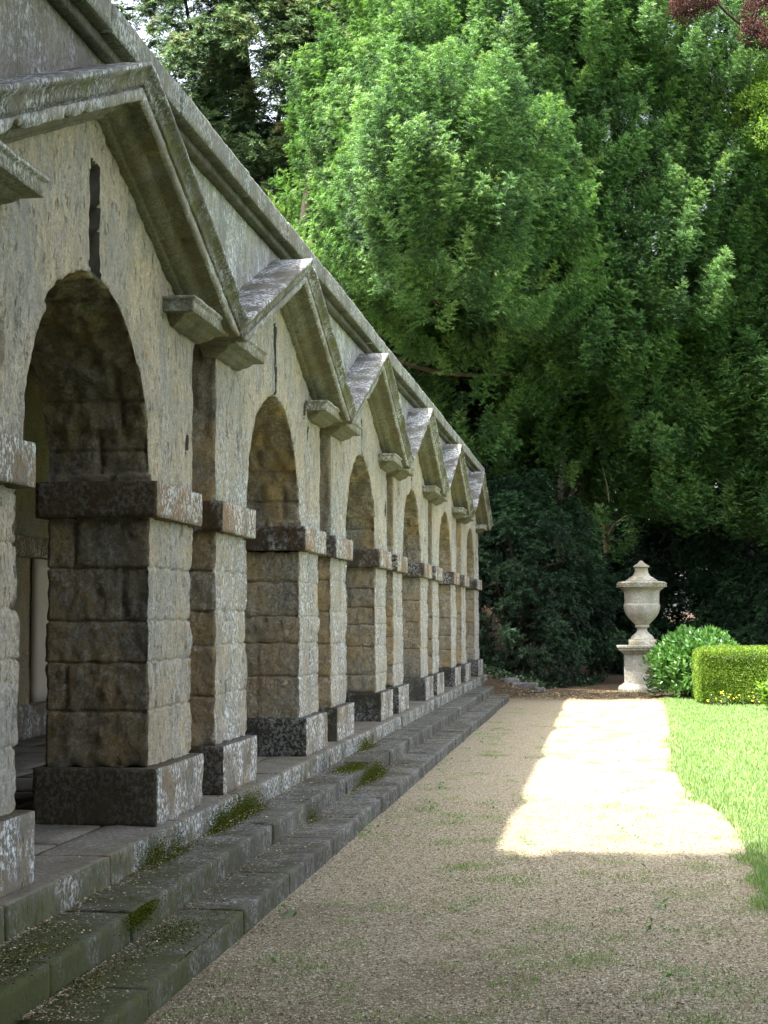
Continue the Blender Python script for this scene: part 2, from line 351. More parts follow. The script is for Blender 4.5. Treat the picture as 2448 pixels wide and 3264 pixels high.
def spandrel(k, res, seed):
    """arch front, intrados, outer sides; y measured from the bay centre"""
    nt, nu = int(6.6/res/1.15), int(1.25/res)
    t = np.linspace(0, 1, nt+1)
    # inner curve : short upright, then half ellipse
    ang = np.pi*(1-t)
    iy, iz = HW*np.cos(ang), ZBT+RISE*np.sin(ang)
    # outer curve: up the left side, along the gable, down the right
    zs_ = ZAP-SL*PO-.1
    L1 = zs_-ZBT; L2 = math.hypot(PO, SL*PO); tot = 2*(L1+L2)
    # match by angle so quads stay square: blend arclength
    s = t*tot
    oy = np.where(s < L1, -PO, np.where(s < tot-L1, -PO+(s-L1)/L2*PO, PO))
    oz = np.where(s < L1, ZBT+s, np.where(s < L1+L2, zs_+(s-L1)/L2*SL*PO, np.where(s < tot-L1, zs_+SL*PO-(s-L1-L2)/L2*SL*PO, ZBT+(tot-s))))
    u = np.linspace(0, 1, nu+1)
    Yg = iy[:, None]*(1-u)+oy[:, None]*u; Zg = iz[:, None]*(1-u)+oz[:, None]*u
    P = np.stack([np.full_like(Yg, -XF), Yg, Zg], -1)
    # intrados strip: same inner curve going back
    nd = int((XB-XF)/res)
    dd = np.linspace(0, XB-XF, nd+1)
    Pi = np.stack([np.repeat(-XF-dd[None, ::-1], nt+1, 0), np.repeat(iy[:, None], nd+1, 1), np.repeat(iz[:, None], nd+1, 1)], -1)
    Po = np.stack([np.repeat(-XF-dd[None], nt+1, 0), np.repeat(oy[:, None], nd+1, 1), np.repeat(oz[:, None], nd+1, 1)], -1)
    G = np.concatenate([Pi[:, :-1], P, Po[:, 1:]], 1)              # (nt+1, nd+nu+1+nd)
    # normals
    ni = np.stack([0*t, -np.cos(ang), -np.sin(ang)], -1)
    no = np.where((s < L1)[:, None], [[0, -1, 0]], np.where((s > tot-L1)[:, None], [[0, 1, 0]], [[0, 0, 1]]))
    n = np.zeros_like(G); n[:, :nd] = ni[:, None]; n[:, nd:nd+nu+1] = (1, 0, 0); n[:, nd+nu+1:] = no[:, None]
    n[:, nd] += ni; n[:, nd+nu] += no
    n /= np.linalg.norm(n, axis=-1, keepdims=True)
    w = G+np.array([0, yb(k), 0])
    lat = np.abs(n[..., 0]) < .5
    big = fbm(w*np.array([6, 6, 4.2]), seed, 3)*np.where(lat, .032, .014)
    big += fbm(w*np.array([14, 14, 11]), seed+6, 3)*np.where(lat, .022, .008)
    fi = fbm(w*np.array([32, 32, 6.]), seed+3, 2)*.006
    # voussoir joints on the intrados
    va = (t*9+.5+.15*np.sin(t*20+k)); dv = np.abs(va-np.round(va))/9*np.pi*HW
    vi = np.round(va).astype(int)
    gr = np.zeros(G.shape[:2]); gr[:, :nd] += -.022*np.exp(-(dv/.012)**2)[:, None]
    xj = (XF+.15+.35*h1(vi+seed, 3)); dx = np.abs(-G[..., 0]-xj[:, None]); gr[:, :nd] += (-.022*np.exp(-(dx/.012)**2))[:, :nd]
    off = (h1(vi*3+seed, 5)-.5)*.03
    disp = big+fi+gr; disp[:, :nd+2] += off[:, None]
    # upright slots sunk in the face
    Gy, Gz = G[..., 1], G[..., 2]
    def slot(y, z0, z1, wd, dp):
        m = np.clip((wd/2+.006-np.abs(Gy-y-.01*np.sin(Gz*9)))/.012, 0, 1)*np.clip((Gz-z0)/.02, 0, 1)*np.clip((z1-Gz)/.02, 0, 1)
        return -dp*m
    front = np.zeros(G.shape[:2], bool); front[:, nd:nd+nu+1] = True
    sw = {0: .14, 1: .055, 2: .04}.get(k, .045)
    sl = slot(-.015, ZBT+RISE-.05, 4.13, sw, .16 if k == 0 else .07)
    r_ = random.Random(seed)
    for _ in range(4):
        z0 = r_.uniform(2.6, 3.5); yy = r_.choice([-1, 1])*r_.uniform(1.25, 2.0)
        sl = sl+slot(yy, z0, z0+r_.uniform(.12, .28), r_.uniform(.03, .05), .045)
    disp += np.where(front, sl, 0)
    Wd = w+n*disp[..., None]
    a, b = G.shape[:2]; idx = np.arange(a*b).reshape(a, b)
    F = np.stack([idx[:-1, :-1], idx[:-1, 1:], idx[1:, 1:], idx[1:, :-1]], -1)
    mi = np.zeros((a-1, b-1), int); mi[:, :nd] = 1; mi[:, nd+nu:] = 1
    F = F.reshape(-1, 4)[:, ::-1]
    ms = (front & (sl < -.025))[:-1, :-1]; mi[ms] = 2
    return Wd.reshape(-1, 3), F, mi.ravel()
RAKE = [(2.76, 0), (2.58, 0), (2.40, 0), (2.398, .02), (2.405, .035), (2.425, .05), (2.442, .075), (2.448, .10), (2.448, .125), (2.470, .128), (2.472, .142), (2.455, .146), (2.457, .205),
        (2.475, .212), (2.55, .215), (2.575, .222), (2.59, .245), (2.62, .268), (2.655, .28), (2.67, .282), (2.672, .30), (2.74, .302)]
def rake_mesh(k, seed):
    ys = np.unique(np.concatenate([np.linspace(-2.44, 2.44, 123), [0.]]))
    pr = []
    for i in range(len(RAKE)-1):
        a, b = np.array(RAKE[i]), np.array(RAKE[i+1]); m = max(1, int(np.linalg.norm(b-a)/.04))
        for j in range(m): pr.append(a+(b-a)*j/m)
    pr.append(np.array(RAKE[-1])); pr = np.array(pr)
    z = ZAP-SL*np.abs(ys)[:, None]-pr[None, :, 1]
    z = np.maximum(z, 3.60)
    G = np.stack([np.repeat(-pr[None, :, 0], len(ys), 0), np.repeat(ys[:, None], len(pr), 1)+yb(k), z], -1)
    nz = fbm(G*9, seed, 3)
    ch = np.clip(fbm(G*np.array([3, 7, 3]), seed+9, 3)-.12, 0, 1); low = ((pr[:, 1] > .17) & (pr[:, 1] < .216))[None, :]; G[..., 2] += np.where(low, ch*.09, 0); G[..., 0] -= np.where(low, ch*.05, 0)
    ch2 = np.clip(fbm(G*np.array([3, 5, 3])+9, seed+19, 3)-.2, 0, 1); tp = ((pr[:, 1] < .06) & (pr[:, 0] < 2.45))[None, :]; G[..., 0] -= np.where(tp, ch2*.07, 0)
    G[..., 2] += nz*.008; G[..., 0] += fbm(G*11, seed+4, 3)*.006
    if k == 0:   # the near cornice is chipped along its lower edge
        pass
    a, b = G.shape[:2]; idx = np.arange(a*b).reshape(a, b)
    F = np.stack([idx[:-1, :-1], idx[1:, :-1], idx[1:, 1:], idx[:-1, 1:]], -1).reshape(-1, 4)
    nr = int(.36/.04)
    pi_ = np.repeat(np.arange(b-1)[None], a-1, 0).ravel(); d_ = pr[pi_, 1]; x_ = pr[pi_, 0]
    mi = np.where((d_ < .001), 1, np.where((d_ > .206), 2, np.where(d_ > .142, 3, 0)))
    # end caps as fans of quads
    V = G.reshape(-1, 3)
    caps = []; vs = [V]; n0 = len(V); cm = []
    for e, row in ((0, idx[0]), (1, idx[-1])):
        pts = V[row]; cen = pts.copy(); cen[:, 0] = -2.74
        vs.append(cen); r2 = np.arange(len(row))+n0; n0 += len(row)
        q = np.stack([row[:-1], row[1:], r2[1:], r2[:-1]], -1); caps.append(q if e == 0 else q[:, ::-1]); cm += [0]*len(q)
    return np.concatenate(vs), np.concatenate([F]+caps), np.concatenate([mi, cm]).astype(int)
def bracket_mesh(k, sgn, seed):
    ya, ybb = (1.36, 2.33)
    y0, y1 = (ya, ybb) if sgn > 0 else (-ybb, -ya)
    y0 += yb(k); y1 += yb(k)
    rings = [(2.505, -.02, 3.675), (2.505, -.02, 3.658), (2.522, -.002, 3.652), (2.525, .0, 3.64), (2.525, .0, 3.582), (2.60, .07, 3.580), (2.603, .075, 3.568), (2.615, .085, 3.552), (2.64, .105, 3.535), (2.672, .13, 3.525), (2.682, .14, 3.512)]
    Vs = []; m = 24
    for a, ins, z in rings:
        yy = np.linspace(y0+ins, y1-ins, m)
        ring = [(-2.80, y0+ins, z)]+[(-a, y, z) for y in yy]+[(-2.80, y1-ins, z)]
        Vs.append(ring)
    G = np.array(Vs); G += (fbm(G*9, seed, 3)*.006)[..., None]
    a, b = G.shape[:2]; idx = np.arange(a*b).reshape(a, b)
    F = np.stack([idx[:-1, :-1], idx[1:, :-1], idx[1:, 1:], idx[:-1, 1:]], -1).reshape(-1, 4)
    V = G.reshape(-1, 3)
    # top and bottom closing strips
    nb = len(V); top = G[0].copy(); top[:, 0] = -2.80; bot = G[-1].copy(); bot[:, 0] = -2.80
    V = np.concatenate([V, top, bot]); r = np.arange(b)
    q1 = np.stack([idx[0][:-1], idx[0][1:], nb+r[1:], nb+r[:-1]], -1)
    q2 = np.stack([idx[-1][1:], idx[-1][:-1], nb+b+r[:-1], nb+b+r[1:]], -1)
    mi = np.concatenate([np.repeat([0, 0, 0, 0, 1, 1, 1, 1, 1, 1], b-1), np.full(b-1, 0), np.full(b-1, 1)])
    return V, np.concatenate([F, q1, q2]), mi
for k in range(-1, 6):
    res = .022 if k == 0 else (.028 if k > 0 else .06)
    sd_ = 100+k*17
    yc = yb(k); ro = PO if k < 5 else PO+.22
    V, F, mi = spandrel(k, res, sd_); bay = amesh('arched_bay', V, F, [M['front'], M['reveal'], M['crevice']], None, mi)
    for s in (-1, 1):
        y0, y1 = (yc-PO+.03, yc-HW) if s < 0 else (yc+HW, yc+ro-.03)
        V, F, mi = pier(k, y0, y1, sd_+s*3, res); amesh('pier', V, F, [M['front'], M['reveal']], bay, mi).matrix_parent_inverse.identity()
        V, F, d = rblock((-XB-.06, y0-.055, ZBB), (-XBD, y1+.055, ZBT), .03, sd_+s, .006, .004)
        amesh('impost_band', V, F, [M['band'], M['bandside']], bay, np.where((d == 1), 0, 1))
        V, F, d = rblock((-XB-.06, y0-.06, ZP-.01), (-XPL, y1+.06, ZPT), .03, sd_+s*7, .009, .004)
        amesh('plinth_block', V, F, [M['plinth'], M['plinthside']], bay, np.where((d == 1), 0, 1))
        V, F, mi = bracket_mesh(k, s, sd_+s*5)
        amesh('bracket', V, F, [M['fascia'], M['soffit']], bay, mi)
    V, F, mi = rake_mesh(k, sd_)
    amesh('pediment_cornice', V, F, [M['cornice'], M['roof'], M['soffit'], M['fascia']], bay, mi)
    # the recess towards the next bay
    g0 = yc+ro-.1; g1 = (yb(k+1)-PO+.1) if k < 5 else yc+ro+.0
    if k < 5:
        V, F, d = rblock((-3.32, g0, ZP-.01), (-3.04, g1, 4.0), .06, sd_+40, .012, .004)
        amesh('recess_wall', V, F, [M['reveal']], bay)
YA, YZ = 1.2, yb(5)+2.62
def longblocks(x0, x1, z0, z1, ya, ye, joints_seed, res=.04, mean=1.25, gap=.006, r=.005, amp=.006, resy=.04):
    parts = []; y = ya; rr = random.Random(joints_seed); n = 0
    while y < ye-.01:
        L = rr.uniform(.75, 1.3)*mean; y2 = min(ye, y+L)
        if ye-y2 < .3: y2 = ye
        f = 1. if y < 22 else 2.
        V, N, F, d = gbox(axis(x0, x1, res*f*1.2), axis(y+gap/2, y2-gap/2, resy*f), axis(z0, z1, res))
        V = soften(V, N, r); V = rough(V, N, amp, 3.5, joints_seed+n, .004, 22)
        V += np.array([rr.uniform(-.006, .006), 0, rr.uniform(-.004, .004)])
        parts.append((V, F, d)); y = y2; n += 1
    return join(parts)
# upper wall and its coping
def gable_z(y):
    kk = np.array([yb(k) for k in range(-2, 7)]); return ZAP-SL*np.minimum(np.abs(np.asarray(y)[..., None]-kk).min(-1), 2.45)-.14
ys_ = np.arange(YA-4, YZ+.01, .07); nz_ = 22
u_ = np.linspace(0, 1, nz_); zb0 = gable_z(ys_); Zg = zb0[:, None]*(1-u_)+4.90*u_
G = np.stack([np.full_like(Zg, -2.735), np.repeat(ys_[:, None], nz_, 1), Zg], -1)
G[..., 0] += fbm(G*2.5, 5, 3)*.010+fbm(G*14, 6, 2)*.004
back = G[:, :1].copy(); back[..., 0] = -3.0; G = np.concatenate([back, G], 1)
a_, b_ = G.shape[:2]; idx = np.arange(a_*b_).reshape(a_, b_)
F1 = np.stack([idx[:-1, :-1], idx[1:, :-1], idx[1:, 1:], idx[:-1, 1:]], -1).reshape(-1, 4)
V, F, d = rblock((-3.30, YA-4, 3.70), (-2.95, YZ, 4.88), .25, 5, .008, .0)
V, F, mi = join([(G.reshape(-1, 3), F1), (V, F)])
amesh('upper_wall', V, F, [M['wall']])
V, F, d = longblocks(-3.45, -2.59, 4.822, 5.005, YA-4, YZ+.08, 77, .03, 1.7, .008, .010, .007, .05)
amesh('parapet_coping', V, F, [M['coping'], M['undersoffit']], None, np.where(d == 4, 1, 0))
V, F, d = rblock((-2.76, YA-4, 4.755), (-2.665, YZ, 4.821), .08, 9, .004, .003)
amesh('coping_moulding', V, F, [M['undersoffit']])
# steps, platform
V, F, d = longblocks(-X3-.40, -X3, -.12, Z3, YA, 32.6, 3, .03, 1.5); amesh('lower_step', V, F, [M['step']])
V, F, d = longblocks(-X2-.40, -X2, -.02, Z2, YA, 33.1, 4, .03, 1.35); amesh('upper_step', V, F, [M['step']])
V, F, d = longblocks(-XE-.42, -XE, -.02, ZP, YA, YZ-.25, 6, .03, 1.3, amp=.010); amesh('platform_edge', V, F, [M['riser'], M['paving']], None, np.where(d == 5, 1, 0))
parts = []
rr = random.Random(3); y = YA
while y < YZ:
    x = -XE-.425; y2 = y+rr.uniform(.7, 1.1)
    while x > -6.3:
        x2 = x-rr.uniform(.6, 1.2)
        V, N, F, d = gbox(axis(x2+.006, x-.006, .15), axis(y+.006, y2-.006, .15), axis(.2, ZP+rr.uniform(-.004, .002), .3)); V = soften(V, N, .004)
        parts.append((V, F, d)); x = x2
    y = y2
amesh('gallery_paving', *join(parts)[:2], [M['paving']])
# gallery back wall with plaster panels, ceiling, end walls
V, F, d = rblock((-6.4, YA-4, .2), (-6.0, YZ, 4.35), .2, 21, .01, 0); amesh('gallery_back_wall', V, F, [M['reveal']])
for k in range(-1, 6):
    V, F, d = rblock((-5.995, yb(k)-1.75, .78), (-5.95, yb(k)+1.75, 2.30), .15, 22, .003, .004); amesh('plaster_panel', V, F, [M['plaster']])
V, F, d = longblocks(-6.0, -5.93, 2.31, 2.53, YA-4, YZ, 31, .05, 1.2, resy=.2); amesh('string_course', V, F, [M['band']])
V, F, d = longblocks(-6.0, -5.93, .42, .77, YA-4, YZ, 32, .05, 1.2, resy=.2); amesh('skirting_stone', V, F, [M['plinth']])
V, F, d = rblock((-6.4, YA-4, 4.36), (-3.31, YZ, 4.7), .3, 23, .01, 0); amesh('gallery_ceiling', V, F, [M['reveal']])
V, F, d = rblock((-6.0, YZ-.3, .3), (-3.0, YZ, 4.36), .15, 24, .02, 0); amesh('end_wall', V, F, [M['front']])
V, F, d = rblock((-2.99, yb(5)+2.36, ZP), (-2.80, YZ-.05, 3.69), .06, 26, .02, .01); amesh('end_return', V, F, [M['front']])
tag(arcade, 'long weathered limestone arcade of pedimented arches behind two worn steps', 'arcade')

# ------------------------------------------------------------------ ground
def terrain_z(x, y):
    sm = lambda a, b, v: (lambda t: t*t*(3-2*t))(np.clip((v-a)/(b-a), 0, 1))
    bank = sm(-2.3, -6.5, x)*sm(34.6, 38, y)*4.4
    bank2 = sm(-1.2, -3.2, x)*sm(32.6, 35.5, y)*.45
    hill = sm(-6.2, -6.9, x)*4.7
    rise = sm(44, 75, y)*1.5
    right = sm(3, 7, x)*sm(36, 46, y)*.6
    return np.maximum(np.maximum(bank, bank2), hill)+rise+right
def ground_mesh():
    xs = np.unique(np.concatenate([np.linspace(-120, -8, 30), np.linspace(-8, 4, 100), np.linspace(4, 120, 40)]))
    ys = np.unique(np.concatenate([np.linspace(-60, 28, 40), np.linspace(28, 46, 130), np.linspace(46, 160, 50)]))
    X, Y = np.meshgrid(xs, ys, indexing='ij'); Z = terrain_z(X, Y)
    P = np.stack([X, Y, Z], -1); rg = np.clip(Z, 0, .5)/.5
    P[..., 2] += fbm(P*1.5, 3, 4)*.12*rg-.03
    a, b = X.shape; idx = np.arange(a*b).reshape(a, b)
    F = np.stack([idx[:-1, :-1], idx[1:, :-1], idx[1:, 1:], idx[:-1, 1:]], -1).reshape(-1, 4)
    return P.reshape(-1, 3), F
tag(mesh('ground', *ground_mesh(), M['earth']), kind='structure')
EDGE = np.array([(-20, .9), (6, .85), (9.5, .92), (10.5, .95), (12.5, 1.0), (13.9, .97), (14.8, .86), (16.1, .74), (19, .76), (22.2, .88), (26, 1.02), (30, 1.12), (33.3, 1.2), (34.5, 1.6), (37, 2.6)])
def edge_x(y): return np.interp(y, EDGE[:, 0], EDGE[:, 1])
def strip(name, x0f, x1f, ys, nx, z, mat, amp):
    Yv = np.array(ys); u = np.linspace(0, 1, nx)
    X = x0f(Yv)[:, None]*(1-u)+x1f(Yv)[:, None]*u; Y = np.repeat(Yv[:, None], nx, 1)
    Z = np.full_like(X, z)+fbm(np.stack([X, Y, X*0], -1)*np.array([1.2, .6, 1]), 8, 3)*amp
    a, b = X.shape; idx = np.arange(a*b).reshape(a, b)
    F = np.stack([idx[:-1, :-1], idx[:-1, 1:], idx[1:, 1:], idx[1:, :-1]], -1).reshape(-1, 4)
    return tag(mesh(name, np.stack([X, Y, Z], -1).reshape(-1, 3), F, mat), kind='structure')
def right_edge(Yv): return np.where(Yv < 36, edge_x(Yv)+.15, 2.2)
strip('gravel_path', lambda Y: np.where(Y < 33.4, -2.3, np.interp(Y, [33.4, 34.5, 36, 41, 47], [-2.3, -2., -1.5, -.9, -.6])), right_edge, np.linspace(-15, 47, 160), 24, 0, M['gravel'], .008)
strip('lawn', lambda Y: edge_x(Y)+.09+.10*fbm(np.stack([Y*1.3, Y*0, Y*0+4], -1), 9, 3), lambda Y: Y*0+60., np.linspace(-30, 36, 500), 60, .012, M['turf'], .012)

# ------------------------------------------------------------------ foliage builders
def unit(v): return v/np.maximum(np.linalg.norm(v, axis=-1, keepdims=True), 1e-9)
def leaves(C, D, Nn, L, Wd, tri=False):
    """rhombic leaves: centre base C, direction D, face normal Nn, length L, width Wd"""
    S = unit(np.cross(D, Nn)); L = L[:, None]; Wd = Wd[:, None]
    if tri: V = np.stack([C-S*Wd*.5, C+S*Wd*.5, C+D*L], 1)
    else: V = np.stack([C, C+D*L*.5+S*Wd*.5, C+D*L, C+D*L*.5-S*Wd*.5], 1)
    return V
def clump_template(seed, nsp=34, nodes=9, height=1.7, spread=.46, droop=.22, leaf=.12, lw=.032):
    r = np.random.default_rng(seed); Vs = []; T = []
    for i in range(nsp):
        h = (i+.5)/nsp; az = r.uniform(0, 2*math.pi); L = spread*(1.15-.75*h)*r.uniform(.7, 1.3)
        rd = np.array([math.cos(az), math.sin(az), 0.]); t = np.linspace(.05, 1, nodes)
        p = np.outer(t, rd)*L; p[:, 2] = h*height+.62*t*L-droop*t**2*L*r.uniform(.7, 1.4)
        d = np.gradient(p, axis=0); d = unit(d)
        for sd2 in (-1, 1, 0):
            sidev = np.cross(rd, [0, 0, 1.])*sd2
            D = unit(d*.8+sidev*r.uniform(.5, 1.1, (nodes, 1))+np.array([0, 0, .10])+r.normal(0, .28, (nodes, 3)))
            Nn = unit(np.array([0, 0, 1.])+r.normal(0, .55, (nodes, 3))+rd*.3)
            C = p+r.normal(0, .02, p.shape)
            V = leaves(C, D, Nn, r.uniform(.7, 1.4, nodes)*leaf, r.uniform(.7, 1.3, nodes)*lw, True)
            Vs.append(V); T.append(np.repeat((.05+.35*t+.35*h+r.uniform(-.15, .2, nodes))[:, None], 3, 1))  # lighter tips are young growth; lighter plume tops are light painted into tint
    return np.concatenate(Vs).reshape(-1, 3), np.concatenate(T).ravel(), 3
def ball_template(seed, n=260, rad=.6, leaf=.12, lw=.07, flat=.7):
    r = np.random.default_rng(seed)
    D0 = unit(r.normal(0, 1, (n, 3))); rr_ = rad*r.uniform(.35, 1, n)**.6
    C = D0*rr_[:, None]*np.array([1, 1, flat]); D = unit(D0+r.normal(0, .7, (n, 3))+np.array([0, 0, -.2]))
    Nn = unit(D0*.4+np.array([0, 0, .8])+r.normal(0, .6, (n, 3)))
    V = leaves(C, D, Nn, r.uniform(.7, 1.3, n)*leaf, r.uniform(.7, 1.3, n)*lw)
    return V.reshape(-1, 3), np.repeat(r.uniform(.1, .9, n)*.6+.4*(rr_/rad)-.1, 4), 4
YT = [clump_template(s) for s in range(5)]
YTs = [clump_template(s+50, 26, 9, .8, .55, .45, .11, .034) for s in range(4)]
CT = [ball_template(s+10) for s in range(4)]
HT = [ball_template(s+20, 200, .6, .14, .08) for s in range(4)]
COARSE = [ball_template(s+30, 90, .9, .32, .22) for s in range(3)]
def scatter(name, mat, pts, outs, temps, smin, smax, parent=None, seed=0, lean=.35, tvar=.25, zs=1.):
    r = np.random.default_rng(seed); Vs, Ts = [], []
    kk = temps[0][2]
    pick = r.integers(0, len(temps), len(pts))
    for ti, (TV, TT, _) in enumerate(temps):
        m = pick == ti; n = m.sum()
        if not n: continue
        P, O = pts[m], outs[m]
        up_ = unit(np.array([0, 0, 1.])+O*lean+r.normal(0, .10, (n, 3)))
        a = unit(np.cross(up_, unit(r.normal(0, 1, (n, 3))))); b = np.cross(up_, a)
        s = r.uniform(smin, smax, n)
        Rm = np.stack([a, b, up_*zs], 1)*s[:, None, None]
        V = np.einsum('vi,nij->nvj', TV, Rm)+P[:, None]
        Vs.append(V.reshape(-1, 3)); Ts.append(np.clip(TT[None]+r.normal(0, tvar, (n, 1)), 0, 1).ravel())
    V = np.concatenate(Vs).astype(np.float32); T = np.concatenate(Ts).astype(np.float32)
    del Vs, Ts
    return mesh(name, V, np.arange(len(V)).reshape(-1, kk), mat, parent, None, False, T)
def envelope(c, rad, n, seed, lump=.22, lo=-.9, zmin=None, gap=None, inner=0., front=None):
    """points over a lumpy ellipsoid, with outward directions"""
    r = np.random.default_rng(seed); out = []; dirs = []
    i = 0; cand = int(n*3); k = np.arange(cand)+.5
    ph = np.arccos(1-2*k/cand); th = np.pi*(1+5**.5)*k
    D = np.stack([np.cos(th)*np.sin(ph), np.sin(th)*np.sin(ph), np.cos(ph)], -1)
    D = unit(D+r.normal(0, .04, D.shape)); D = D[D[:, 2] > lo]
    if front is not None: D = D[(D@np.array(front)) > -.25]
    D = D[r.permutation(len(D))[:n]]
    rr_ = 1+lump*fbm(D*2.6, seed, 3)*1.6-inner*r.uniform(0, 1, len(D))**2
    P = np.array(c)+D*rr_[:, None]*np.array(rad)
    m = np.ones(len(P), bool)
    if zmin is not None: m &= P[:, 2] > zmin
    if gap is not None: m &= fbm(P*.55, seed+5, 2) > gap
    return P[m], D[m]
def tube(path, r0, r1, n=9, seed=0):
    path = np.array(path, float); m = len(path); d = unit(np.gradient(path, axis=0))
    a = unit(np.cross(d, [.3, .5, .81])); b = np.cross(d, a); t = np.linspace(0, 2*np.pi, n, endpoint=False)
    rad = np.linspace(r0, r1, m)[:, None, None]
    V = path[:, None]+rad*(np.cos(t)[None, :, None]*a[:, None]+np.sin(t)[None, :, None]*b[:, None])
    V = V*(1+0)+(fbm(V*3, seed, 2)*.12)[..., None]*rad
    i = np.arange(m-1)[:, None]*n; j = np.arange(n)[None]; j2 = (j+1) % n
    return V.reshape(-1, 3), np.stack([i+j, i+j2, i+n+j2, i+n+j], -1).reshape(-1, 4)
def limb(p0, p1, sag, r0, r1, seed, wob=.25):
    t = np.linspace(0, 1, 14)[:, None]; p = np.array(p0)*(1-t)+np.array(p1)*t
    p[:, 2] += (sag*4*t*(1-t))[:, 0]
    p += np.stack([fbm(np.stack([t[:, 0]*3+q*9, t[:, 0]*0+seed, t[:, 0]*0], -1), seed, 2) for q in range(3)], -1)*wob*np.minimum(1, t*3)
    return tube(p, r0, r1, 8, seed)
def tree(name, label, cat, base, top, rtrunk, targets, crowns, mat, temps, smin, smax, seed, group=None, lean=.35, bark='bark', zs=1., tvar=.25, nl=None):
    root = empty(name, base); tag(root, label, cat, group)
    inv = mathutils.Matrix.Translation([-q for q in base])
    parts = [limb(np.array(base)-[0, 0, .5], top, 0, rtrunk, rtrunk*.25, seed, .4)]
    for i, tg in enumerate(targets):
        f = .25+.6*((i*.618) % 1); p0 = np.array(base)*(1-f)+np.array(top)*f
        parts.append(limb(p0, tg, .4, rtrunk*.35*(1-f*.5), .03, seed+i+1, .5))
    tr = mesh('trunk', *join(parts)[:2], M[bark]); tr.parent = root; tr.matrix_parent_inverse = inv
    P = np.concatenate([c[0] for c in crowns]); D = np.concatenate([c[1] for c in crowns])
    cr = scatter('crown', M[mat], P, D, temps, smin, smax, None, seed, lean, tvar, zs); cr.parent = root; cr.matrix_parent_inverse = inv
    return root
def pick_targets(crowns, n, seed):
    P = np.concatenate([c[0] for c in crowns]); r = np.random.default_rng(seed); return P[r.integers(0, len(P), n)]
FR = (0, -1, 0)
# central yew
cr = [envelope((-1.2, 50.5, 14.5), (6.3, 5.5, 8.2), 480, 1, .25, front=FR), envelope((-.6, 48.2, 11.2), (4.0, 4.2, 4.0), 160, 2, .3, front=FR), envelope((-1.2, 51, 14.5), (5.0, 4.4, 7.), 90, 3, .2)]
tree('yew_tree', 'huge green yew with hanging plumes rising behind the middle of the arcade roofline', 'tree', (-1, 51.5, .8), (-1, 51.5, 17), .55, pick_targets(cr, 16, 1), cr, 'yew', YT, .6, 1., 11, 'yew trees beyond the arcade')
yb_ = [o for o in bpy.data.objects if o.get('label', '').startswith('huge green yew')][0]
bp = [limb((-.9, 46.5, 4.5+i*.5), tg, .3, .07, .015, 300+i, .6) for i, tg in enumerate([(-2.6, 42.2, 6.6), (.9, 42.0, 6.3), (2.4, 42.3, 7.2), (-.4, 41.6, 7.9), (1.6, 41.8, 4.6), (-3.0, 42.5, 4.9), (.2, 41.7, 4.9)])]
bo = mesh('bough', *join(bp)[:2], M['mbark']); bo.parent = yb_; bo.matrix_parent_inverse = mathutils.Matrix.Translation([1, -51.5, -.8])
# right yew, skirts hang low over the urn
cr = [envelope((4.3, 48, 12.5), (5.0, 5.0, 9.5), 1330, 4, .25, front=FR), envelope((2.5, 44.8, 6.6), (2.9, 2.6, 2.9), 475, 5, .4, front=FR), envelope((4.6, 44.6, 7.6), (2.6, 2.6, 3.6), 448, 6, .4, front=FR), envelope((4.3, 48.5, 13), (3.8, 4, 8), 168, 7, .2)]
cr = [(p[p[:, 2] > 3.6+.0*p[:, 0]], d[p[:, 2] > 3.6]) for p, d in cr]
tree('yew_tree', 'huge yew on the right whose low skirts hang above the stone urn', 'tree', (3.9, 49, .9), (4.2, 48.5, 18), .55, pick_targets(cr, 14, 2), cr, 'lityew', YT, .5, .85, 12, 'yew trees beyond the arcade')
# left conifer, thinner, sky through it
cr = [envelope((-12.2, 46, 16.0), (5.0, 4.5, 7.6), 1400, 8, .3, gap=-.42, front=FR), envelope((-8.0, 47, 15.5), (3.4, 3.5, 7.4), 900, 9, .35, gap=-.36, front=FR), envelope((-9.8, 44.5, 10.8), (3.6, 2.5, 4.0), 420, 10, .35, gap=-.42, front=FR), envelope((-10, 48, 17.5), (6, 4, 7), 260, 58, .3, gap=-.3)]
tree('conifer_tree', 'blue green conifer with sky showing through behind the near pediments', 'tree', (-10.5, 47, 4.6), (-10.5, 47, 21), .4, pick_targets(cr, 22, 3), cr, 'cedar', YTs, .75, 1.25, 13, None, lean=.8)
# dark glossy understorey behind the roofline
cr = [envelope((-4.2, 43.5, 5.6), (2.2, 1.8, 3.4), 240, 54, .35, front=FR), envelope((-6.5, 42, 8.6), (2.2, 1.8, 2.2), 190, 55, .35, front=FR), envelope((-4.6, 45.5, 6.4), (2.8, 2.2, 4.2), 260, 14, .35, gap=-.35, front=FR), envelope((-7.5, 47, 9), (3.2, 2.2, 3.), 170, 15, .35, gap=-.3, front=FR)]
tree('holly_tree', 'dark glossy holly tree in the shade just beyond the arcade end', 'tree', (-4.8, 46, 3.4), (-4.8, 46, 9.5), .18, pick_targets(cr, 14, 4), cr, 'holly', HT, .7, 1.3, 14, None, lean=.5)
# low dark yew beside the arcade's far end
cr = [envelope((-2.0, 40.4, 1.9), (1.75, 1.9, 2.7), 190, 16, .2, front=FR), envelope((-.7, 42.3, 1.0), (1.5, 1.6, 1.6), 90, 17, .2, front=FR)]
cr = [(p[p[:, 2] > .25], d[p[:, 2] > .25]) for p, d in cr]
tree('yew_bush', 'dense dark yew bush growing against the far end of the arcade', 'bush', (-2., 41, .3), (-2, 41, 3), .12, pick_targets(cr, 8, 5), cr, 'darkyew', YTs, .55, .8, 15, None, lean=.9)
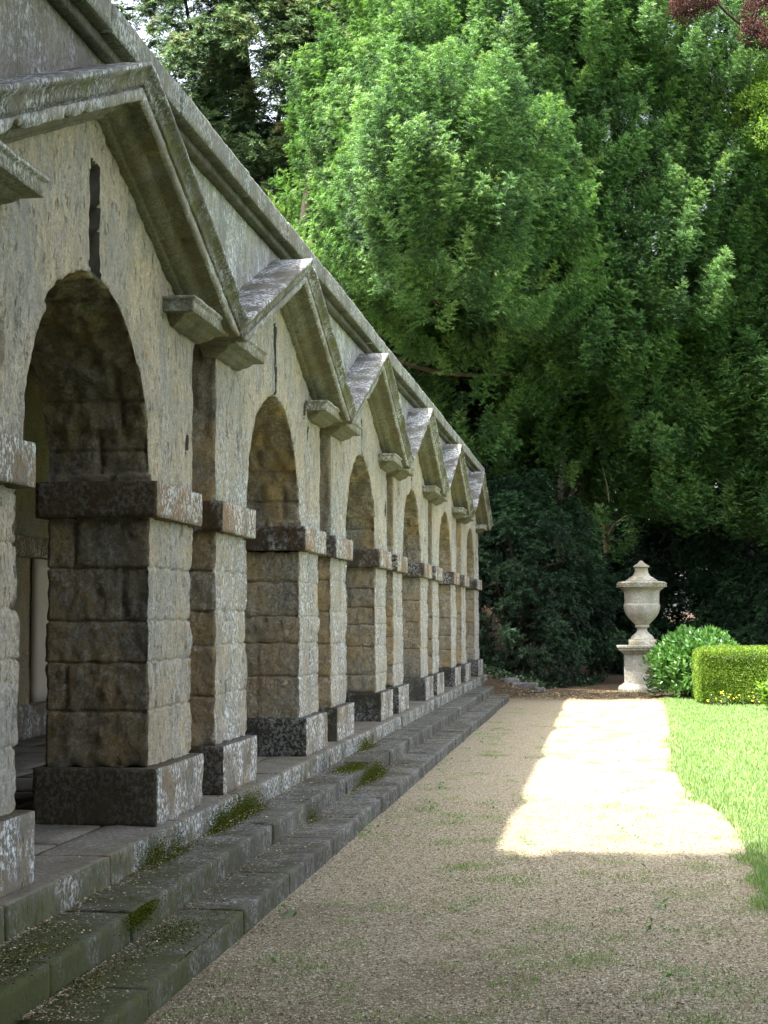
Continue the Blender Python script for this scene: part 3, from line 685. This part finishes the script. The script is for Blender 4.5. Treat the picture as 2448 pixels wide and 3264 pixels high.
# far right low yew
cr = [envelope((6.6, 43.5, 7.5), (3.1, 2.8, 5.2), 280, 18, .3, gap=-.4, front=FR)]
cr = [(p[p[:, 2] > 3.4], d[p[:, 2] > 3.4]) for p, d in cr]
tree('yew_tree', 'yew at the right edge with pale branch tips above the hedge', 'tree', (7.2, 44.5, .6), (7, 44.5, 12), .3, pick_targets(cr, 10, 6), cr, 'yew', YT, .6, 1.1, 16, 'yew trees beyond the arcade', lean=.6)
cr = [envelope((5.0, 39.8, 13.9), (1.6, 1.3, 1.35), 120, 19, .4)]
tree('broadleaf_tree', 'bright yellow green leafy branch reaching in at the right edge', 'tree', (8.6, 41, .4), (6.2, 40, 14.5), .2, pick_targets(cr, 12, 7), cr, 'lime', CT, .45, .8, 17, None, lean=.8)
cr = [envelope((2.2, 37, 15.95), (.42, .4, .32), 26, 20, .3), envelope((3.85, 37, 15.3), (.36, .4, .6), 30, 21, .3), envelope((5.2, 38.5, 17.5), (1.6, 1.5, 1.6), 60, 22, .3)]
tree('copper_beech', 'dark purple copper beech branches showing at the very top right', 'tree', (9.5, 40, .3), (7.5, 39, 19), .3, pick_targets(cr, 10, 8), cr, 'copper', CT, .3, .5, 18, None)
# the tree behind the camera that shades the near path
cr = [envelope((-3.3, 1.2, 13.5), (6.0, 5.2, 4.6), 420, 21, .12)]
tree('beech_tree', 'tall leafy tree standing behind the near end of the arcade', 'tree', (-8, 0, 4.6), (-6, 1, 16), .45, pick_targets(cr, 8, 9), cr, 'cedar', COARSE, 1.2, 1.9, 19, None)
cr = [envelope((-3.2, 35.8, 10.2), (2.3, 4.6, 2.6), 1200, 22, .35), envelope((-4.6, 38.5, 12.6), (2.4, 3.0, 3.0), 780, 27, .45, front=FR), envelope((-2.2, 39.5, 13.8), (3.0, 3.0, 4.2), 1050, 28, .45, front=FR),
      envelope((.6, 41.5, 11.6), (3.0, 3.0, 4.0), 960, 29, .45, front=FR), envelope((-2.9, 41, 18), (3.0, 3.0, 4.0), 840, 30, .45, front=FR), envelope((.6, 42, 17.3), (4.2, 3.0, 4.4), 1080, 31, .45, front=FR), envelope((-.6, 40.5, 8.6), (1.8, 2.0, 1.8), 330, 32, .4, front=FR),
      envelope((-4.0, 41.5, 8.0), (2.6, 2.0, 2.9), 450, 33, .5, front=FR), envelope((-1.6, 44, 6.2), (2.6, 1.8, 2.8), 300, 34, .5, gap=-.25, front=FR), envelope((1.2, 43.5, 7.2), (2.0, 1.8, 2.2), 330, 35, .45, front=FR)]
tree('yew_tree', 'broad bright yew spreading out over the far end of the arcade roof', 'tree', (-8.3, 38, 4.6), (-6.5, 37.5, 14), .35, pick_targets(cr, 12, 10), cr, 'yew', YT, .36, .66, 20, 'yew trees beyond the arcade', lean=.7)
# dark undergrowth behind hedge and urn
cr = [envelope((7.0, 47, 1.6), (6.0, 2.2, 3.2), 520, 24, .25, front=FR), envelope((2.2, 49, 1.2), (2.4, 1.6, 2.6), 170, 36, .25, front=FR)]
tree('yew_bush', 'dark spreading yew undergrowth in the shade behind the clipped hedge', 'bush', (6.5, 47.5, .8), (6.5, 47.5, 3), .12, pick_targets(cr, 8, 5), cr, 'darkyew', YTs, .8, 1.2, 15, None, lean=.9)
# unseen trees added behind the viewer to keep the near end of the arcade dim
cr = [envelope((-2.5, -6.5, 8), (7, 3.5, 9), 420, 25, .15)]
tree('beech_tree', 'unseen broad tree added behind the viewer to dim the arcade', 'tree', (-2.5, -7.5, -.05), (-2.5, -7.5, 12), .45, pick_targets(cr, 8, 9), cr, 'darkyew', COARSE, 1.4, 2.1, 19, None)
cr = [envelope((7.5, -5, 6), (5, 4.0, 7), 300, 26, .15)]
tree('beech_tree', 'unseen dense tree added on the lawn to block light from behind', 'tree', (7.5, -5, -.05), (7.5, -5, 9), .45, pick_targets(cr, 8, 9), cr, 'darkyew', COARSE, 1.4, 2.1, 19, None)
# far wood: a mass that closes off the view under the yews
r_ = np.random.default_rng(5)
n = 1700
wx = r_.uniform(-30, 28, n); wy = r_.uniform(56, 66, n)+.02*wx**2; wz = r_.uniform(0, 1, n)**.8*np.interp(wx, [-30, -9, -3, 10, 28], [6, 7, 10, 15, 15])+terrain_z(wx, wy)
P = np.stack([wx, wy, wz], -1); D = np.tile([0, -1., .2], (n, 1))
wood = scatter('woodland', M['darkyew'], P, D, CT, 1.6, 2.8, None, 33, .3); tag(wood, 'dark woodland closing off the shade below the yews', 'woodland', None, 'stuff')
# bare lower trunks inside the shade
for i, (x, y, h, r0, lx) in enumerate([(-.9, 53, 9, .2, .5), (.3, 55, 9, .16, -.4), (1.6, 52, 8, .2, .3), (-2.6, 50, 8, .14, .6)]):
    root = empty('bare_trunk', (x, y, terrain_z(np.array(x), np.array(y)).item()))
    z0 = root.location.z
    tag(root, ['thin bare trunk leaning in the dark under the central yew', 'slim bare trunk deep in the shade left of the urn', 'bare dark trunk rising directly behind the stone urn', 'thin pale trunk beside the low yew bush'][i], 'trunk', 'bare trunks in the shade')
    prt = [limb((0, 0, -.3), (lx, 0, h), 0, r0, r0*.5, 60+i, .3)]
    for q in range(6): prt.append(limb((lx*.5*(q+2)/8, 0, 2+q), (lx+(-1)**q*(1.2+.2*q), -.8, 2.6+q*1.1), .2, .05, .012, 70+i*7+q, .3))
    tm = mesh('trunk', *join(prt)[:2], M['mbark'], root)

# ------------------------------------------------------------------ low planting
def leafcloud(n, seed, fn): return fn(np.random.default_rng(seed), n)
# laurel
lau = empty('laurel_shrub', (1.75, 34.0, 0)); tag(lau, 'glossy green laurel shrub crowding the right side of the urn pedestal', 'shrub')
def laurel_pts(n, seed):
    r = np.random.default_rng(seed); D = unit(r.normal(0, 1, (n, 3))); D[:, 2] = np.where(D[:, 2] < -.35, -D[:, 2], D[:, 2])
    rr_ = (1+.34*fbm(D*2.3, seed, 3))*r.uniform(.70, 1.04, n)*(1-.13*D[:, 0]*(D[:, 2] > .2))
    return D, np.stack([D[:, 0]*.98*rr_+.26, D[:, 1]*1.2*rr_, .42+D[:, 2]*.95*rr_], -1)
D, C = laurel_pts(11000, 3); r = np.random.default_rng(4)
Dl = unit(D*.6+np.array([0, 0, .45])+r.normal(0, .5, D.shape)); Nn = unit(D+np.array([0, 0, .7])+r.normal(0, .3, D.shape))
V = leaves(C, Dl, Nn, r.uniform(.09, .15, len(C)), r.uniform(.04, .06, len(C)))
V = np.concatenate([V[:, 0:1], V[:, 1:2], V[:, 2:3], V[:, 3:4]], 1)
mesh('foliage', V.reshape(-1, 3), np.arange(len(V)*4).reshape(-1, 4), M['laurel'], lau, None, False, np.repeat(r.uniform(0, 1, len(V)), 4))
mesh('stems', *join([limb((r.uniform(-.2, .3), r.uniform(-.3, .3), -.05), (r.uniform(-.7, .9), r.uniform(-.7, .7), r.uniform(.6, 1.1)), .1, .02, .006, 90+i, .1) for i in range(14)])[:2], M['bark'], lau)
# clipped hedge
hed = empty('box_hedge', (3.5, 32.3, 0)); tag(hed, 'square clipped yellow green hedge at the edge of the lawn', 'hedge')
HX0, HX1, HY0, HY1, HZ = 1.78, 7.5, 30.9, 33.6, 1.05
def hedge_surface(n, seed):
    r = np.random.default_rng(seed); pick = r.uniform(0, 1, n); u, v = r.uniform(0, 1, n), r.uniform(0, 1, n)
    P = np.zeros((n, 3)); N = np.zeros((n, 3))
    f = pick < .5; P[f] = np.stack([HX0+(HX1-HX0)*u[f]**1.6, np.full(f.sum(), HY0), .03+v[f]*(HZ-.03)], -1); N[f] = (0, -1, 0)
    s = (pick >= .5) & (pick < .66); P[s] = np.stack([np.full(s.sum(), HX0), HY0+(HY1-HY0)*u[s], .03+v[s]*(HZ-.03)], -1); N[s] = (-1, 0, 0)
    t_ = pick >= .66; P[t_] = np.stack([HX0+(HX1-HX0)*u[t_]**1.3, HY0+(HY1-HY0)*v[t_], np.full(t_.sum(), HZ)], -1); N[t_] = (0, 0, 1)
    # round the arrises
    c = np.array([(HX0+HX1)/2, (HY0+HY1)/2, HZ/2]); half = np.array([(HX1-HX0)/2, (HY1-HY0)/2, HZ/2]); rad = .16
    q = P-c; inner_ = np.clip(q, -(half-rad), half-rad); inner_[:, 2] = np.maximum(inner_[:, 2], q[:, 2]*(q[:, 2] < 0)+inner_[:, 2]*(q[:, 2] >= 0))
    e = q-inner_; m = np.linalg.norm(e, axis=1) > 1e-6
    q[m] = inner_[m]+unit(e[m])*rad; N[m] = unit(e[m])
    P = c+q; P += N*((fbm(P*1.6, 4, 3)*.07)+r.uniform(-.035, .015, n))[:, None]
    return P, N
P, N = hedge_surface(90000, 8); r = np.random.default_rng(9)
Dl = unit(N*.55+np.array([0, 0, .3])+r.normal(0, .6, P.shape)); Nn = unit(N+r.normal(0, .5, P.shape)+np.array([0, 0, .3]))
V = leaves(P, Dl, Nn, r.uniform(.02, .042, len(P)), r.uniform(.014, .022, len(P)))
V -= np.array([3.5, 32.3, 0])
mesh('foliage', V.reshape(-1, 3), np.arange(len(V)*4).reshape(-1, 4), M['box'], hed, None, False, np.repeat(r.uniform(0, 1, len(V)), 4))
V, F, d = rblock((HX0+.10-3.5, HY0+.10-32.3, 0), (HX1-.1-3.5, HY1-.1-32.3, HZ-.10), .15, 40, .05, .05)
mesh('inner_twigs', V, F, M['darkyew'], hed, None, True, np.full(len(V), .1))
# small shrub at the right edge and border plants
def stemplant(name, loc, n, h, leafL, leafW, mat, label, cat, seed, group=None, spread=.3, nleaf=12):
    root = empty(name, loc); tag(root, label, cat, group); r = np.random.default_rng(seed); tubes = []; Vs = []
    for i in range(n):
        az = r.uniform(0, 6.28); e = np.array([math.cos(az)*spread*r.uniform(.2, 1), math.sin(az)*spread*r.uniform(.2, 1), h*r.uniform(.6, 1)])
        b = np.array([e[0]*.3, e[1]*.3, -.02]); tubes.append(limb(b, e, .02, .006, .003, seed+i, .02))
        t = r.uniform(.2, 1, nleaf)[:, None]; C = b*(1-t)+e*t
        D = unit(r.normal(0, 1, (nleaf, 3))*[1, 1, .4]+[0, 0, .5]); N = unit(np.array([0, 0, 1.])+r.normal(0, .4, (nleaf, 3)))
        Vs.append(leaves(C, D, N, r.uniform(.7, 1.2, nleaf)*leafL, r.uniform(.8, 1.2, nleaf)*leafW))
    V = np.concatenate(Vs)
    mesh('stems', *join(tubes)[:2], M['bark'], root)
    mesh('leaves', V.reshape(-1, 3), np.arange(len(V)*4).reshape(-1, 4), mat, root, None, False, np.repeat(r.uniform(0, 1, len(V)), 4))
    return root
stemplant('border_shrub', (3.0, 29.3, 0), 26, .62, .14, .045, M['lime'], 'light green leafy shrub in front of the clipped hedge at the right edge', 'shrub', 50, spread=.42, nleaf=16)
for i, (x, y) in enumerate([(1.95, 30.55), (2.25, 30.5), (2.55, 30.35), (2.8, 30.4), (2.1, 30.3)]):
    o = stemplant('flowering_weed', (x, y, 0), 5, .26, .05, .014, M['grass'], ['yellow flowered weed at the left corner of the clipped hedge', 'second yellow flowered weed along the hedge foot', 'yellow flowered weed under the middle of the hedge front', 'yellow flowered weed beside the light green shrub', 'low yellow flowered weed out on the grass before the hedge'][i], 'weed', 60+i, 'flowering weeds at the hedge foot', .12, 8)
    r = np.random.default_rng(70+i); C = np.stack([r.uniform(-.2, .2, 5), r.uniform(-.15, .15, 5), r.uniform(.1, .3, 5)], -1)
    for c in C:
        a = np.arange(5)*1.2566; D = unit(np.stack([np.cos(a), np.sin(a)*.6, np.sin(a)*.5], -1))
        V = leaves(np.repeat(c[None], 5, 0), D, np.tile([0, -.5, .8], (5, 1)), np.full(5, .017), np.full(5, .013)).reshape(-1, 3)
        F = np.arange(20).reshape(-1, 4); F[:, 0] = 0; F = np.concatenate([F])
        mesh('flower', V, F, M['flower'], o, None, False, np.full(20, .5))
# ivy carpet by the low yew
r = np.random.default_rng(31); n = 9000
x = r.uniform(-3.4, .1, n); y = r.uniform(36.6, 44, n); z = terrain_z(x, y)
m = (fbm(np.stack([x, y, x*0], -1)*.9, 5) > -.25) & (x < np.interp(y, [36.6, 40, 44], [-1.9, -.2, .1])) & (z < 2)
x, y, z = x[m], y[m], z[m]; n = len(x)
C = np.stack([x, y, z+r.uniform(0, .16, n)], -1); D = unit(r.normal(0, 1, (n, 3))*[1, 1, .5]+[0, -.3, .2]); N = unit(np.array([0, -.4, 1.])+r.normal(0, .4, (n, 3)))
V = leaves(C, D, N, r.uniform(.05, .10, n), r.uniform(.05, .09, n))
tag(mesh('ivy', V.reshape(-1, 3), np.arange(n*4).reshape(-1, 4), M['ivy'], None, None, False, np.repeat(r.uniform(0, 1, n), 4)), 'dark ivy carpeting the ground below the low yew bush', 'ivy', None, 'stuff')
# grass blades on the lawn
def blades(n, seed, xf, h0, h1_, name, label, mat, cat, wd=.008):
    r = np.random.default_rng(seed); x, y = xf(r, n); n = len(x)
    C = np.stack([x, y, np.full(n, .008)], -1); a = r.uniform(0, 6.28, n)
    D = unit(np.stack([np.cos(a)*.6, np.sin(a)*.6, r.uniform(.5, 1.4, n)], -1)); N = unit(np.stack([np.cos(a), np.sin(a), a*0-.2], -1)+.01)
    V = leaves(C, D, unit(np.cross(D, np.cross(N, D)+1e-3)), r.uniform(h0, h1_, n), np.full(n, wd), True)
    return tag(mesh(name, V.reshape(-1, 3), np.arange(n*3).reshape(-1, 3), mat, None, None, False, np.repeat(r.uniform(0, 1, n), 3)), label, cat, None, 'stuff')
def lawn_xy(r, n):
    y = 8+26*r.uniform(0, 1, n)**1.3; x = edge_x(y)-.2+(3.4*y/34+.3)*r.uniform(0, 1, n)**1.2; m = fbm(np.stack([x, y, x*0], -1)*2.2, 3)*.2+r.normal(0, .05, n)+x > edge_x(y)
    return x[m], y[m]
blades(170000, 41, lawn_xy, .02, .06, 'grass', 'short sunlit lawn grass at the right of the path', M['grass'], 'grass')
def wide_xy(r, n):
    y = 1+35*r.uniform(0, 1, n); x = edge_x(y)+9*r.uniform(0, 1, n)**1.5; return x, y
blades(130000, 46, wide_xy, .03, .075, 'grass', 'longer lawn grass spreading away to the right of the path', M['grass'], 'grass', .014)
def weed_xy(r, n):
    m_ = 330; cy = 6.6+24*r.uniform(0, 1, m_)**1.5; cx = r.uniform(-1.85, 1.0, m_); wgt = r.uniform(.3, 1, m_)**3
    i = r.choice(m_, n, p=wgt/wgt.sum()); s = .03+.07*wgt[i]
    x, y = cx[i]+r.normal(0, 1, n)*s, cy[i]+r.normal(0, 1, n)*s*1.2; m = (x > -1.86) & (x < edge_x(y)); return x[m], y[m]
blades(24000, 42, weed_xy, .007, .022, 'path_weeds', 'small tufts of grass and weeds coming up through the gravel', M['grass'], 'weeds', .006)
r = np.random.default_rng(77); Cs = []; spots = [(-1.84, 12.2), (-1.83, 12.6), (-1.84, 14.2), (-1.82, 18.2), (-1.8, 18.7), (-2.20, 13.75), (-1.5, 12.8), (-1.3, 9.2), (-1.75, 8.9), (-1.2, 20.5), (-1.82, 23.5), (-.9, 10.2), (-1.6, 21.5), (-2.5, 19.3), (.3, 9.4)]+[(r.uniform(-1.8, .7), r.uniform(7, 26)) for _ in range(40)]
for x, y in spots:
    m_ = r.integers(6, 16); z = Z3 if x < -1.9 else 0
    Cs.append(np.stack([x+r.normal(0, .035, m_), y+r.normal(0, .05, m_), z+r.uniform(.005, .05, m_)], -1))
C = np.concatenate(Cs); n = len(C); D = unit(r.normal(0, 1, (n, 3))*[1, 1, .3]+[0, 0, .3]); V = leaves(C, D, unit(np.array([0, -.3, 1.])+r.normal(0, .3, (n, 3))), r.uniform(.02, .045, n), r.uniform(.012, .025, n))
tag(mesh('sprouting_weeds', V.reshape(-1, 3), np.arange(n*4).reshape(-1, 4), M['laurel'], None, None, False, np.repeat(r.uniform(.3, 1, n), 4)), 'small broad leaved weeds sprouting along the foot of the steps', 'weeds', None, 'stuff')
# moss on the steps
def moss():
    r = np.random.default_rng(43); Cs = []; Ns = []
    spots = [(-XE+.03, 11.2, Z2, .42, 'c', 9000), (-XE+.03, 10.6, Z2, .2, 'c', 2500), (-XE+.03, 9.05, Z2, .2, 'c', 3000), (-XE+.03, 9.5, Z2, .12, 'c', 900), (-X2+.03, 15.4, Z3, .5, 'c', 8000), (-X2-.10, 14.9, Z2, .28, 't', 4000), (-XE+.03, 17.2, Z2, .3, 'c', 2500), (-X2+.0, 7.66, Z2, .12, 'e', 2200), (-X3-.02, 7.9, Z3, .18, 'e', 1300), (-X3-.02, 7.3, Z3, .1, 'e', 700), (-X3-.2, 7.75, Z3, .22, 't', 900), (-X2+.03, 12.2, Z3, .14, 'c', 700), (-X2-.15, 6.42, Z2, .3, 't', 900), (-X3-.3, 6.65, Z3, .3, 't', 900)]
    for x, y, z, s, kind, n in spots:
        if kind == 'c':    # in the corner: half lies on the tread, half climbs the riser
            h = n//2; yy = y+r.normal(0, s, h)
            xc = x-.03; Cs.append(np.stack([xc+np.abs(r.normal(0, .045, h)), yy, np.full(h, z)], -1)); Ns.append(np.tile([0, 0, 1.], (h, 1)))
            yy = y+r.normal(0, s*.8, h); Cs.append(np.stack([np.full(h, xc+.012), yy, z+np.abs(r.normal(0, .06, h))], -1)); Ns.append(np.tile([1., 0, .2], (h, 1)))
        elif kind == 't': Cs.append(np.stack([x+r.normal(0, .07, n), y+r.normal(0, s, n), np.full(n, z+.002)], -1)); Ns.append(np.tile([0, 0, 1.], (n, 1)))
        else: Cs.append(np.stack([np.full(n, x+.006), y+r.normal(0, s, n), z-np.abs(r.normal(0, .04, n))], -1)); Ns.append(np.tile([1., 0, .2], (n, 1)))
    C = np.concatenate(Cs); N = np.concatenate(Ns); n = len(C); D = unit(N+r.normal(0, .6, (n, 3))); Nn = unit(r.normal(0, 1, (n, 3)))
    V = leaves(C, D, Nn, r.uniform(.005, .014, n), r.uniform(.004, .008, n))
    return V
V = moss(); r = np.random.default_rng(1)
tag(mesh('moss', V.reshape(-1, 3), np.arange(len(V)*4).reshape(-1, 4), M['mossm'], None, None, False, np.repeat(r.uniform(0, 1, len(V)), 4)), 'yellow green moss growing in the corners of the stone steps', 'moss', None, 'stuff')
# leaf litter
def litter():
    r = np.random.default_rng(44); Cs = []
    def sc(n, xa, xb, z, ya=6., p=1.7, yz=32.): y = ya+(yz-ya)*r.uniform(0, 1, n)**p; Cs.append(np.stack([r.uniform(xa, xb, n) if xb-xa > .4 else xa+(xb-xa)*r.uniform(0, 1, n)**2.4, y, np.full(n, z+.013)], -1))
    sc(7000, -XE+.02, -X2-.03, Z2, p=1.8); sc(7000, -X2+.02, -X3-.03, Z3, p=1.8); sc(1500, -4.2, -XE-.03, ZP); sc(3500, -1.87, .9, .0, p=1.5); sc(2500, -1.87, -1.6, .0)
    n = 5000; y = r.normal(35.2, 1.3, n); x = r.uniform(-2.2, 1.3, n); Cs.append(np.stack([x, y, terrain_z(x, y)+.012], -1))
    C = np.concatenate(Cs); n = len(C); a = r.uniform(0, 6.28, n); D = unit(np.stack([np.cos(a), np.sin(a), r.normal(.05, .15, n)], -1)); N = unit(np.array([0, 0, 1.])+r.normal(0, .25, (n, 3)))
    far = C[:, 1] > 33
    return leaves(C, D, N, np.where(far, r.uniform(.03, .08, n), r.uniform(.007, .02, n)*np.where(r.uniform(0, 1, n) > .985, 2.4, 1)), np.where(far, r.uniform(.01, .03, n), r.uniform(.005, .011, n)))
V = litter()
tag(mesh('leaf_litter', V.reshape(-1, 3), np.arange(len(V)*4).reshape(-1, 4), M['litter'], None, None, False, np.repeat(r.uniform(0, 1, len(V))**1.3, 4)), 'dry leaf and catkin litter strewn over steps and gravel', 'leaf litter', None, 'stuff')
# loose gravel stones in the near part
r = np.random.default_rng(45); n = 100000
y = np.where(r.uniform(0, 1, n) < .15, 5.9-3.5*r.uniform(0, 1, n)**2, 5.8+9*r.uniform(0, 1, n)**1.4); x = r.uniform(-1.86, 1.1, n); s = .0025+.006*r.uniform(0, 1, n)**2.5
O = np.array([(1, 0, 0), (0, 1, 0), (-1, 0, 0), (0, -1, 0), (0, 0, .7)], float)
a = r.uniform(0, 6.28, n); Rz = np.stack([np.stack([np.cos(a), -np.sin(a), a*0], -1), np.stack([np.sin(a), np.cos(a), a*0], -1), np.stack([a*0, a*0, a*0+1], -1)], 1)
V = np.einsum('vi,nij->nvj', O, Rz)*(s[:, None, None]*r.uniform(.6, 1.3, (n, 5, 1)))+np.stack([x, y, np.full(n, .005)], -1)[:, None]
Ft = np.array([(0, 1, 4), (1, 2, 4), (2, 3, 4), (3, 0, 4)]); F = (Ft[None]+np.arange(n)[:, None, None]*5).reshape(-1, 3)
M['pebble'] = leafmat('loose stones', [(0, (.06, .046, .026)), (.35, (.21, .172, .10)), (.75, (.38, .34, .215)), (1, (.60, .57, .45))], 0., .9, .2, .6)
tag(mesh('gravel_stones', V.reshape(-1, 3), F, M['pebble'], None, None, False, np.repeat(r.uniform(0, 1, n), 5)), 'loose stones lying on the near part of the gravel path', 'gravel', None, 'stuff')
# rubble by the bank
for i, (x, y, sx, sy, sz) in enumerate([(-1.75, 36.3, .30, .16, .12), (-1.45, 36.1, .14, .12, .09), (-2.1, 36.4, .2, .14, .1)]):
    V, N, F, d = gbox(axis(-sx, sx, .03), axis(-sy, sy, .03), axis(-.05, sz, .03)); V = soften(V, N, .03); V = rough(V, N, .03, 6, 80+i)
    o = mesh('rubble_stone', V, F, M['flint']); o.location = (x, y, terrain_z(np.array(x), np.array(y)).item()+.02); o.rotation_euler.z = .3*i
    tag(o, ['long pinkish rubble stone lying on the bank beside the ivy', 'smallest rubble stone at the right end of the heap', 'rubble stone nearest the end of the arcade'][i], 'stone', 'rubble stones on the bank')

# ------------------------------------------------------------------ urn on its pedestal
UX, UY, ZC = .87, 37.2, 1.03
ped = empty('stone_pedestal', (UX, UY, 0)); tag(ped, 'square pale stone pedestal carrying the lidded urn', 'pedestal')
def sqstack(levels, seed, res=.03, amp=.004):
    """square mouldings: (half width, z) rings"""
    m = 16; G = []
    for hw, z in levels:
        u = np.linspace(-hw, hw, m+1)[:-1]
        ring = [(q, -hw, z) for q in u]+[(hw, q, z) for q in u]+[(-q, hw, z) for q in u]+[(-hw, -q, z) for q in u]; G.append(ring)
    G = np.array(G); G += (fbm(G*7+seed, seed, 3)*amp)[..., None]
    a, b = G.shape[:2]; idx = np.arange(a*b).reshape(a, b); nx = np.roll(idx, -1, 1)
    F = np.stack([idx[:-1], nx[:-1], nx[1:], idx[1:]], -1).reshape(-1, 4)
    V = G.reshape(-1, 3); top = [list(idx[-1])]
    # close the top with a centre grid of quads
    n0 = len(V); c = G[-1].mean(0); V = np.concatenate([V, (G[-1]*.001+c*.999)]); r2 = n0+np.arange(b)
    F2 = np.stack([idx[-1], np.roll(idx[-1], -1), np.roll(r2, -1), r2], -1)
    return V, np.concatenate([F, F2])
zl = [i for i in np.linspace(.17, ZC-.21, 14)]
mesh('base_course', *sqstack([(.555, -.05), (.555, .05), (.54, .09), (.50, .12), (.45, .15), (.43, .172)], 1, amp=.012), M['urncap'], ped)
mesh('shaft', *sqstack([(.415, z) for z in zl], 2), M['urn'], ped)
mesh('cap', *sqstack([(.42, ZC-.205), (.435, ZC-.195), (.435, ZC-.18), (.46, ZC-.165), (.475, ZC-.14), (.51, ZC-.12), (.545, ZC-.105), (.55, ZC-.10), (.55, ZC-.055), (.575, ZC-.05), (.58, ZC-.015), (.57, ZC)], 3), M['urncap'], ped)
for o in ped.children:
    for p in o.data.polygons: p.use_smooth = False
urn = empty('lidded_urn', (UX, UY, ZC)); tag(urn, 'large lidded stone urn with key pattern rim on the square pedestal', 'urn')
k_ = 1/618.
def zu(y): return (1355-y)*k_
mesh('foot_plinth', *sqstack([(.305, 0), (.307, .06), (.305, zu(1275))], 4), M['urncap'], urn)
pf = [(165, 1277), (166, 1268), (158, 1245), (140, 1220), (118, 1202), (92, 1180), (76, 1160), (70, 1140), (69, 1120), (76, 1112), (78, 1108), (96, 1104), (101, 1092), (98, 1080), (94, 1072), (96, 1066), (120, 1045), (150, 1012), (182, 978), (207, 945), (227, 915), (241, 880), (250, 840), (255, 805), (254, 788), (250, 782), (243, 780), (243, 740), (243, 680), (244, 640), (248, 615), (256, 595), (268, 580), (284, 570), (300, 562), (302, 548)]
def rl(pf, cx=0): return [(r_*k_, zu(y_)) for r_, y_ in pf]
def dens(pf, m=3):
    o = []
    for a, b in zip(pf[:-1], pf[1:]):
        for j in range(m): o.append((a[0]+(b[0]-a[0])*j/m, a[1]+(b[1]-a[1])*j/m))
    o.append(pf[-1]); return o
V, F = lathe(rl(dens(pf)), 80); V = V+fbm(V*9, 3, 3)[:, None]*.004; mesh('bowl', V, F, M['urn'], urn)
V, F = lathe(rl(dens([(300, 550), (325, 546), (337, 540), (338, 512), (337, 480), (330, 470), (300, 464), (262, 460)])), 96); mesh('rim', V, F, M['urncap'], urn)
V, F = lathe(rl(dens([(262, 460), (226, 458), (222, 446), (205, 436), (186, 425), (172, 408), (150, 398), (130, 386), (112, 366), (98, 340), (92, 310), (90, 285), (92, 272), (104, 266), (112, 262), (112, 250), (104, 238), (80, 224), (62, 214), (46, 200), (34, 184), (22, 172), (2, 166)])), 80); V = V+fbm(V*9, 5, 3)[:, None]*.004; mesh('lid', V, F, M['urncap'], urn)
parts = []
def arcbox(t0, t1, z0, z1, ra, rb):
    t_ = [t0, t1]; V = np.array([(r0*math.cos(t), r0*math.sin(t), z) for r0 in (ra, rb) for t in t_ for z in (z0, z1)])
    F = np.array([(0, 1, 3, 2), (4, 6, 7, 5), (0, 2, 6, 4), (1, 5, 7, 3), (0, 4, 5, 1), (2, 3, 7, 6)]); return V, F
nk = 26; st = 2*math.pi/nk; za, zb_ = zu(538), zu(482); hz = zb_-za; ra, rb = 334*k_, 349*k_
for i in range(nk):
    a = i*st; bar = .16*hz
    for (u0, u1, v0, v1) in [(0, .86, .86, 1), (0, .14, .14, .86), (0, 1, 0, .14), (.30, .86, .43, .57), (.72, .86, .57, .86), (.30, .44, .28, .43)]:
        parts.append(arcbox(a+u0*st, a+u1*st, za+v0*hz, za+v1*hz, ra, rb))
mesh('key_pattern', *join(parts)[:2], M['urncap'], urn, None, False)
